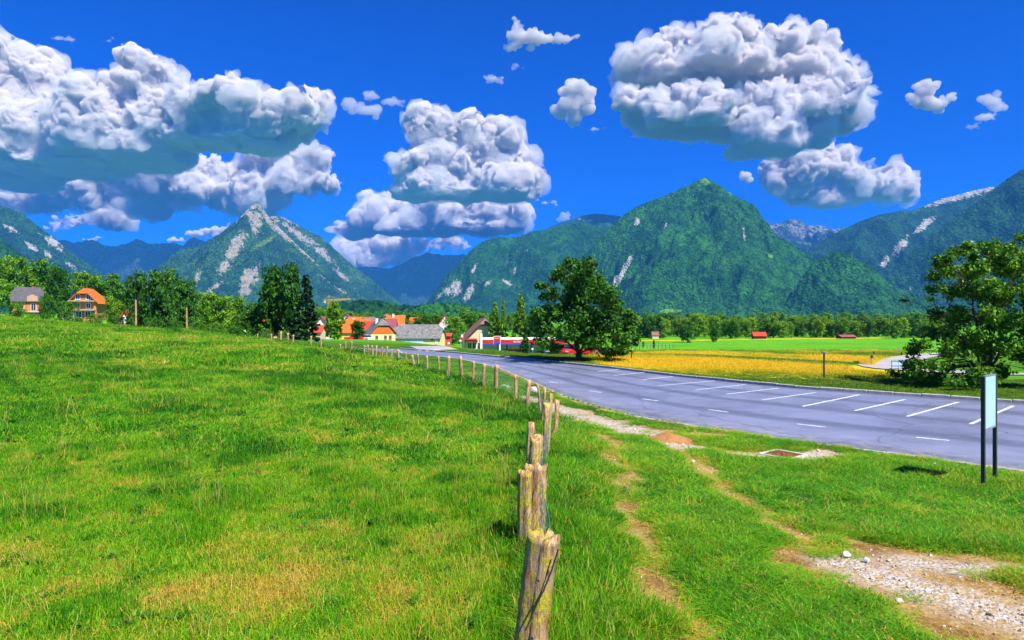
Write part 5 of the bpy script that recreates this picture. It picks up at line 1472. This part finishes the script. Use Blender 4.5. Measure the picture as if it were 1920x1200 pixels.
# ------------------------------------------------------------------ fence of split posts and wire
def post_mat(name, lichen):
    m = NM(name)
    v = m.coord('Object', (1, 1, .10)); n = m.noise(v, 45, 6, .7)
    c = m.ramp(n, [(.30, (.07, .035, .02)), (.46, (.38, .22, .10)), (.68, (.68, .52, .32))])
    big = m.noise(m.coord('Object'), 3.5, 3, .6)
    c = m.mix(m.ramp(big, [(.52, (0, 0, 0)), (.66, (1, 1, 1))]), c, m.ramp(n, [(.3, (.22, .07, .02)), (.7, (.55, .25, .08))]))
    l = m.noise(m.coord('Object'), 7.0, 6, .75)
    c = m.mix(m.ramp(l, [(lichen, (0, 0, 0)), (lichen + .06, (1, 1, 1))]), c, m.ramp(m.noise(m.coord('Object'), 60, 3), [(.35, (.30, .24, .02)), (.65, (.62, .55, .06))]))
    m.color(c); m.p.inputs['Specular IOR Level'].default_value = .1
    m.bump(m.math('ADD', n, m.math('MULTIPLY', l, .6)), .9, .02)
    return m.m
mat_post_near = post_mat('lichened_post', .50); mat_post = post_mat('weathered_post', .66)
mat_wire = simple('galvanised_wire', (.28, .40, .42), .2, 3.0, .4, .5, .7)

fence = empty('post_fence', (0.1, 8.0, gz(.1, 8.0)))
tag(fence, 'old split-wood post and wire fence running down the meadow edge', 'fence')
def split_post(base, top, r0, r1, seed, mat, nearp=False):
    """a cleft post: uneven cross section, torn top"""
    rng = np.random.RandomState(seed)
    base = Vector(base); top = Vector(top); ax = (top - base); L = ax.length; ax.normalize()
    u = ax.cross(Vector((0, 1, 0))).normalized(); v = ax.cross(u)
    seg = 18 if nearp else 9; nr = 22 if nearp else 8
    prof_ = 1 + .22 * np.sin(2 * np.linspace(0, 2 * math.pi, seg, False) + rng.uniform(0, 6)) + .10 * rng.normal(size=seg) + .10 * np.sin(3 * np.linspace(0, 2 * math.pi, seg, False) + rng.uniform(0, 6))
    b1, b2 = (float(q) for q in rng.uniform(-.03, .03, 2) * L)
    V = []
    for i in range(nr + 1):
        t = i / nr
        r = r0 + (r1 - r0) * t
        off = u * (b1 * math.sin(math.pi * t)) + v * (b2 * math.sin(math.pi * t))
        for k in range(seg):
            a = 2 * math.pi * k / seg
            rr = float(r * prof_[k] * (1 + .035 * rng.normal()))
            p = base + ax * (L * t) + off + rr * (math.cos(a) * u + math.sin(a) * v)
            if i == nr: p = p + ax * float(rng.uniform(-.35, .5) * r1)
            V.append(p)
    F = [(i * seg + k, i * seg + (k + 1) % seg, (i + 1) * seg + (k + 1) % seg, (i + 1) * seg + k) for i in range(nr) for k in range(seg)]
    V.append(top - ax * r1 * .3); c = len(V) - 1
    T = [(nr * seg + k, nr * seg + (k + 1) % seg, c, c) for k in range(seg)]
    o0 = base.copy()
    me = bpy.data.meshes.new('post'); me.from_pydata([tuple(p - o0) for p in V], [], F + [t[:3] for t in T]); me.update()
    me.polygons.foreach_set('use_smooth', [True] * len(F) + [False] * len(T))
    o = obj('post', me, mat, fence)
    o.location = o0 - fence.location
    return o
POSTS = []
def post_px(tx, ty, bx, by, wpx, seed, D=None, near=False):
    b = ground_px(bx, by) if D is None else Vector((hx(bx, D), D, gz(hx(bx, D), D)))
    d = b.y
    t = P(tx, ty, d); t.y = d + random.Random(seed).uniform(-.06, .06)
    r = wpx * d / FPX / 2
    split_post(b - Vector((0, 0, .12)), t, r * 1.08, r, seed, mat_post_near if near else mat_post, near)
    POSTS.append((b, t)); return b, t
post_px(1019, 1000, 985, 1290, 47, 1, 4.55, True)
post_px(1003, 876, 997, 1030, 36, 2, None, True)
post_px(984, 884, 984, 1034, 22, 3, None, True)
post_px(1006, 821, 999, 930, 25, 4, None, True)
post_px(997, 792, 995, 884, 10, 5)
post_px(1025, 757, 1019, 862, 13, 6, None, True)
post_px(1045, 750, 1038, 826, 8, 7)
post_px(1022, 728, 1017, 800, 6, 8)
post_px(1034, 738, 1029, 800, 6, 9)
for i, (tx, ty, bx, by, w_) in enumerate([(1008, 721, 1013, 774, 5), (992, 713, 989, 768, 7), (966, 703, 966, 753, 6), (931, 684, 930, 734, 7), (909, 682, 906, 727, 6.5), (889, 677, 886, 717, 5.5), (863, 668, 866, 712, 5), (841, 668, 839, 707, 5), (822, 668, 823, 700, 4.5), (800, 667, 801, 696, 4), (783, 664, 786, 688, 4), (773, 666, 777, 689, 4), (761, 661, 761, 678, 3.5), (746, 655, 747, 676, 3.2), (735, 655, 735, 674, 3), (726, 650, 725, 672, 3), (717, 651, 716, 671, 3), (706, 648, 705, 669, 3), (698, 648, 699, 668, 3), (690, 647, 691, 666, 3), (683, 647, 683, 665, 2.6), (659, 640, 659, 659, 3), (648, 641, 648, 657, 2.8), (638, 645, 638, 656, 2.6), (602, 634, 602, 652, 3.2), (584, 630, 584, 649, 3.2), (550, 628, 550, 644, 2.8), (540, 625, 540, 642, 2.8), (527, 622, 527, 640, 3.2), (509, 626, 509, 638, 2.6), (483, 626, 483, 634, 2.4)]):
    post_px(tx, ty, bx, by, w_, 20 + i)
# wire net hung on the road side of the posts
def wire_net():
    main = [POSTS[i] for i in (0, 1, 3, 5)] + POSTS[9:]
    mb = MB()
    heights = [.10, .26, .42, .58, .74, .90]
    nodes = []
    for (b, t) in main:
        ax = t - b
        nodes.append([b + ax * h + Vector((.085 if b.y < 20 else .05, 0, 0)) for h in heights])
    rng = random.Random(8)
    for i in range(len(nodes) - 1):
        A, B = nodes[i], nodes[i + 1]
        dist = (A[0] - B[0]).length
        rad = .003 if A[0].y < 14 else (.004 if A[0].y < 40 else .006)
        rows = range(len(heights)) if A[0].y < 40 else (2, 5)
        for k in rows:
            pts = []
            for q in range(7):
                p = A[k].lerp(B[k], q / 6); p.z -= .05 * math.sin(math.pi * q / 6) * (.6 + .4 * rng.random()); p.x += rng.uniform(-.012, .012); pts.append(p)
            mb.tube(pts, rad, 4, False)
        if A[0].y < 30:
            n = int(min(40, dist / .16))
            for j in range(1, n):
                f = j / n; sag = .05 * math.sin(math.pi * f)
                x_ = [A[k].lerp(B[k], f) - Vector((rng.uniform(-.01, .01), 0, sag)) for k in range(len(heights))]
                mb.tube(x_, rad * .8, 3, False)
    o = mb.build('wire_net', mat_wire, fence)
    o.location = -fence.location
wire_net()
# the strand drooping over the nearest post
b, t = POSTS[0]
mb = MB(); ax = t - b
mb.tube([b + ax * h + Vector((dx, -.115, 0)) for h, dx in ((.95, .10), (.82, .07), (.7, .03), (.58, -.02), (.46, -.06))], .006, 5)
o = mb.build('loose_strand', M['dark_metal'], fence); o.location = -fence.location

# ------------------------------------------------------------------ signs and lamps
bl = ground_px(1843, 911); br_ = ground_px(1865, 908)
bl = Vector((hx(1843.5, 11.75), 11.75, 0)); br_ = Vector((hx(1865.5, 12.25), 12.25, 0))
g = gz(bl.x, bl.y)
sg = empty('blank_sign', (bl.x, bl.y, g), math.atan2(br_.y - bl.y, br_.x - bl.x)); tag(sg, 'blank pale panel sign on two dark steel posts on the verge', 'sign')
Ls = (br_ - bl).length; zt = P(0, 707, 11.75).z - g; zl = P(0, 805, 11.75).z - g
for u in (0, Ls):
    MB().box(u - .032, u + .032, -.032, .032, -.4, zt + (.01 if u == 0 else .03)).build('leg', M['dark_metal'], sg, bevel=.006)
mat_panel = simple('pale_panel', (.40, .60, .67), .08, 1.5, .25, .5, bump=.02)
MB().box(.034, Ls - .034, -.02, .02, zl, zt).build('panel', mat_panel, sg, bevel=.004)
MB().box(.034, Ls - .034, -.026, .026, zl - .03, zl - .001).build('bottom_rail', M['metal'], sg)
MB().box(.034, Ls - .034, -.026, .026, zt + .001, zt + .02).build('top_rail', M['metal'], sg)

D = 47.0; x, y = hx(1683, D), D; g = gz(x, y); s = D / FPX; z1 = P(0, 677, D).z - g
ib = empty('notice_board', (x, y, g), R(-8)); tag(ib, 'two-panel notice board on grey legs beside the lane bend', 'notice board')
for u in (-10, 1, 12):
    MB().tube([(u * s, 0, -.3), (u * s, 0, z1 + .03)], 1.0 * s, 6).build('leg', M['metal'], ib)
for u in (-4.5, 6.5):
    MB().box((u - 5) * s, (u + 5) * s, -.03, .03, z1 - 25 * s, z1).build('panel', mat_panel, ib)
for zz in (-25.5, -17, -8.5, .4):
    MB().box(-10.4 * s, 12.4 * s, -.06, -.04, z1 + (zz - .35) * s, z1 + (zz + .35) * s).build('rail', M['metal'], ib)

def lamp_post(px, ytop, ybase, D, label):
    x = hx(px, D); g = gz(x, D); h = P(0, ytop, D).z - g
    r_ = empty('lamp_post', (x, D, g), R(20)); tag(r_, label, 'lamp')
    MB().tube([(0, 0, -.3), (0, 0, h - .1)], [.055, .045], 8).build('pole', M['dark_metal'], r_)
    MB().tube([(0, 0, h - .1), (0, 0, h - .04), (0, 0, h)], [.06, .18, .17], 12).build('lamp_head', M['metal'], r_)
lamp_post(1545, 659, 718, 34.5, 'grey flat-topped lamp post in the grass behind the kerb')
lamp_post(1184, 655, 692, 52, 'thin lamp post right of the big spreading tree')
def globe_lamp(px, py, D, label):
    x = hx(px, D); g = gz(x, D); z = P(0, py, D).z - g
    r_ = empty('globe_lamp', (x, D, g)); tag(r_, label, 'lamp')
    MB().tube([(0, 0, -.3), (0, 0, z - .15)], .05, 7).build('pole', M['metal'], r_)
    rr = 2.3 * D / FPX
    mb = MB(); mb.tube([(0, 0, z + rr * math.sin(a)) for a in np.linspace(-1.5, 1.5, 9)], [rr * math.cos(a) for a in np.linspace(-1.5, 1.5, 9)], 12)
    mb.build('globe', M['globe'], r_, smooth=True)
globe_lamp(863, 639.5, 104, 'white globe lamp in front of the inn')
globe_lamp(841, 644, 112, 'white globe lamp by the red barn annex')
globe_lamp(998, 655, 64, 'white globe lamp right of the cypress')

def road_sign(px, py0, py1, ybase, wd, label, D, mat):
    x = hx(px, D); g = gz(x, D); s = D / FPX
    r_ = empty('road_sign', (x, D, g), R(-10)); tag(r_, label, 'sign')
    z0, z1 = P(0, py1, D).z - g, P(0, py0, D).z - g
    MB().tube([(0, 0, -.3), (0, 0, z1)], .05, 6).build('pole', M['metal'], r_)
    MB().box(-wd * s / 2, wd * s / 2, -.09, -.052, z0, z1).build('plate', mat, r_)
road_sign(1634, 666, 672, 683, 4.5, 'small grey plate sign at the tip of the golden field', 92, M['dark_metal'])
road_sign(1638, 659, 664, 672, 3, 'small dark plate sign behind the lane bend', 128, M['dark_metal'])
road_sign(1684, 650, 655, 662, 3.5, 'small plate sign at the far side of the lane', 160, M['metal'])

def pole(px, y0, D, label, r=.11):
    x = hx(px, D); g = gz(x, D); h = P(0, y0, D).z - g
    r_ = empty('wooden_pole', (x, D, g)); tag(r_, label, 'pole')
    MB().tube([(0, 0, -.4), (.03, 0, h * .5), (0, 0, h)], [r, r * .85, r * .7], 8).build('shaft', mat_post, r_)
    MB().tube([(0, 0, h), (0, 0, h + .06)], [r * .8, r * .3], 8).build('cap', M['metal'], r_)
pole(254.5, 563, 74, 'bare wooden pole standing before the dark trees', .13)
pole(350, 577, 79, 'thin grey pole among the dark trees')

# railing behind the spreading tree
b = Vector((hx(1112, 58), 58, 0)); g = gz(b.x, b.y)
rl = empty('railing', (b.x, b.y, g), R(-32)); tag(rl, 'grey metal railing right of the spreading tree trunk', 'railing')
zt = max(P(0, 676, 57).z - g, .8)
for i in range(7): MB().tube([(i * .5, 0, -.3), (i * .5, 0, zt)], .03, 6).build('post', M['metal'], rl)
for zz in (zt, zt - .4): MB().tube([(0, -.04, zz - .03), (3.0, -.04, zz - .03)], .025, 6).build('rail', M['metal'], rl)
# wire fence out in the field
ff = ground_px(1192, 655); ff2 = ground_px(1262, 654)
fd = empty('field_fence', ff); tag(fd, 'thin wire fence with slim posts along the golden field', 'fence')
d = ff2 - ff
for i in range(11):
    p = ff + d * (i / 10); z = gz(p.x, p.y) - ff.z
    MB().tube([(p.x - ff.x, p.y - ff.y, z - .2), (p.x - ff.x, p.y - ff.y, z + 1.35)], .055, 6).build('post', M['wood'], fd)
for h in (.6, 1.25):
    MB().tube([(d.x * i / 10, d.y * i / 10 - .03, gz(ff.x + d.x * i / 10, ff.y + d.y * i / 10) - ff.z + h) for i in range(11)], .018, 4).build('wire', mat_wire, fd)

# ------------------------------------------------------------------ cars
def car(px, ybase, D, rz, label, paint):
    x = hx(px, D); g = gz(x, D)
    r_ = empty('parked_car', (x, D, g), R(rz)); tag(r_, label, 'car')
    body = [(-2.0, .35), (-2.05, .72), (-1.9, .88), (-1.05, .95), (1.0, .97), (1.75, .95), (1.98, .85), (2.0, .4), (1.7, .28), (-1.7, .28)]
    b = MB().prism(body, -.82, .82, 'y').build('body', paint, r_, bevel=.05)
    MB().prism([(-1.0, .955), (-.45, 1.42), (1.0, 1.44), (1.65, .955)], -.7, .7, 'y').build('cabin', M['glass'], r_, bevel=.03)
    MB().prism([(-.42, 1.425), (.98, 1.445), (.9, 1.49), (-.35, 1.475)], -.66, .66, 'y').build('roof', paint, r_)
    for sx in (-1.25, 1.28):
        for sy in (-.8, .8):
            w_ = MB().tube([(sx, sy - .1, .31), (sx, sy + .1, .31)], .31, 16).build('wheel', M['dark_metal'], r_)
            MB().tube([(sx, sy - .115, .31), (sx, sy + .115, .31)], .18, 12).build('rim', M['metal'], w_)
    for sy in (-.6, .6):
        MB().box(-2.07, -2.0, sy - .15, sy + .15, .62, .76).build('headlight', M['globe'], r_)
        MB().box(1.97, 2.02, sy - .14, sy + .14, .65, .82).build('tail_light', M['red'], r_)
paint_red = simple('red_car_paint', (.60, .02, .02), .08, 1.0, .25, .5, bump=0)
paint_white = simple('white_car_paint', (.78, .78, .78), .05, 1.0, .25, .5, bump=0)
car(1062, 684, 74, 70, 'red car parked behind the trunk of the spreading tree', paint_red)
car(1104, 684, 76, 255, 'second red car, just right of the spreading tree trunk', paint_red)
car(664, 645, 138, 10, 'red car parked left of the yellow house', paint_red)
car(683, 645, 140, -30, 'white car parked against the yellow house', paint_white)
car(1030, 672, 88, 35, 'white car at the petrol station behind the dark shrubs', paint_white)

# ------------------------------------------------------------------ small things on the verge
b = ground_px(1468, 853)
mh = empty('manhole', (b.x, b.y, b.z), R(38)); tag(mh, 'rusty square drain cover in a ring of pale gravel', 'drain cover')
rust = simple('rust', (.22, .065, .03), .5, 9.0, .9, bump=.5)
f_ = MB(); q = .40
f_.box(-q, q, -q, -q + .07, -.1, .03).box(-q, q, q - .07, q, -.1, .03).box(-q, -q + .07, -q + .071, q - .071, -.1, .03).box(q - .07, q, -q + .071, q - .071, -.1, .03)
f_.build('frame', M['concrete'], mh, bevel=.008)
ld = MB().box(-q + .075, q - .075, -q + .075, q - .075, -.08, .018).build('lid', rust, mh)
for i in range(6):
    u = -q + .14 + i * .104
    MB().box(u - .02, u + .02, -q + .1, q - .1, .019, .026).build('rib', rust, ld)

def rock(px, py, wpx, hpx, label, seed, mat, name='stone'):
    b = ground_px(px, py); s = b.y / FPX
    bm = bmesh.new(); bmesh.ops.create_icosphere(bm, subdivisions=3, radius=1.0)
    co = np.array([v.co for v in bm.verts]); n = fbm(co[:, 0] * 1.3 + seed, co[:, 1] * 1.3, co[:, 2] * 1.3, 4, seed)
    for v, k in zip(bm.verts, n): v.co *= (1 + .45 * k); v.co.x *= wpx * s / 2; v.co.y *= wpx * s / 2 * .8; v.co.z *= hpx * s * .62
    me = bpy.data.meshes.new(name); bm.to_mesh(me); bm.free(); me.polygons.foreach_set('use_smooth', [True] * len(me.polygons))
    o = obj(name, me, mat); o.location = b + Vector((0, 0, hpx * s * .22)); tag(o, label, 'stone')
stone_m = simple('limestone', (.60, .54, .44), .3, 5.0, .9, bump=.6); stone_w = simple('white_limestone', (.72, .70, .66), .2, 9.0, .9, bump=.5)
rock(1001, 737, 20, 15, 'pale rounded boulder at the road edge behind the fence', 5, stone_m, 'boulder')
rock(1586, 1042, 16, 9, 'white stone at the edge of the gravel patch', 8, stone_w)
rock(1625, 1052, 10, 6, 'smaller white stone beside the white stone on the gravel', 9, stone_w)
rock(1752, 872, 8, 5, 'small white stone in the grass near the road kerb', 10, stone_w)
rock(1685, 1128, 14, 8, 'tan stone on the bare soil patch', 11, stone_m)
# sand heap at the road edge
b = ground_px(1254, 824)
xs = np.linspace(-1, 1, 26); X, Y = np.meshgrid(xs, xs); rr = np.hypot(X, Y)
Z = .24 * np.clip(1 - rr, 0, 1) ** 1.3 * (1 + .3 * fbm(X * 3, Y * 3, None, 3, 3)) - .03 + .02 * fbm(X * 9, Y * 9, None, 2, 4)
me = np_mesh('sand_heap', np.stack([X.ravel() * .75, Y.ravel() * .55, Z.ravel()], 1), grid_faces(26, 26), True)
o = obj('sand_heap', me, simple('sand', (.32, .15, .05), .2, 8.0, .95, bump=.4)); o.location = b; tag(o, 'low heap of orange sand at the near road edge', 'sand heap')
# a bent sheet lying by the fence
b = ground_px(952, 729); s = b.y / FPX
u = np.linspace(0, 1, 14); v = np.linspace(0, 1, 5); U, Vv = np.meshgrid(u, v)
Z = .06 + .10 * np.sin(U * 5.2) * (1 - .4 * Vv) + .05 * Vv
V0 = np.stack([(U - .5) * 30 * s, (Vv - .5) * .55, Z], -1).reshape(-1, 3)
me = np_mesh('plastic_sheet', V0, grid_faces(14, 5), True)
o = obj('plastic_sheet', me, None); md = o.modifiers.new('thick', 'SOLIDIFY'); md.thickness = .012
m = NM('blue_white_plastic'); m.color(m.ramp(m.noise(m.coord('Object', (1, 5, 1)), 3.0, 2), [(.46, (.05, .22, .55)), (.54, (.72, .76, .80))])); m.p.inputs['Roughness'].default_value = .35; me.materials.append(m.m)
o.location = b; tag(o, 'crumpled blue and white plastic sheet lying by the fence', 'plastic sheet')
# brush heap at the left edge of the meadow
b = P(12, 590, 112); g = gz(b.x, b.y)
rng = random.Random(3); mb = MB()
for i in range(160):
    a = rng.uniform(0, 6.28); r_ = rng.uniform(0, 2.6); p = Vector((r_ * math.cos(a), r_ * math.sin(a) * .7, max(0, 1.9 - .6 * r_) * rng.random()))
    dd = Vector((rng.uniform(-1, 1), rng.uniform(-1, 1), rng.uniform(-.3, .5))).normalized() * rng.uniform(.5, 1.4)
    mb.tube([p, p + dd], [.05, .02], 4)
o = mb.build('brush_heap', simple('dead_wood', (.30, .19, .12), .4, 2.0)); o.location = (b.x, b.y, g); tag(o, 'heap of dead brown branches at the left end of the meadow crest', 'brush heap')

# ------------------------------------------------------------------ haze
def haze():
    m = bpy.data.materials.new('haze'); m.use_nodes = True
    n = m.node_tree.nodes; n.clear()
    o_ = n.new('ShaderNodeOutputMaterial'); v = n.new('ShaderNodeVolumePrincipled')
    v.inputs['Color'].default_value = (0.07, 0.34, 1.0, 1)
    v.inputs['Density'].default_value = HAZE
    v.inputs['Anisotropy'].default_value = 0.0
    m.node_tree.links.new(v.outputs[0], o_.inputs['Volume'])
    b = MB().box(-17000, 17000, -600, 17000, -40, 1820)
    o = b.build('haze', m)
    tag(o, kind='stuff')
HAZE = 0.5 / 11500
haze()
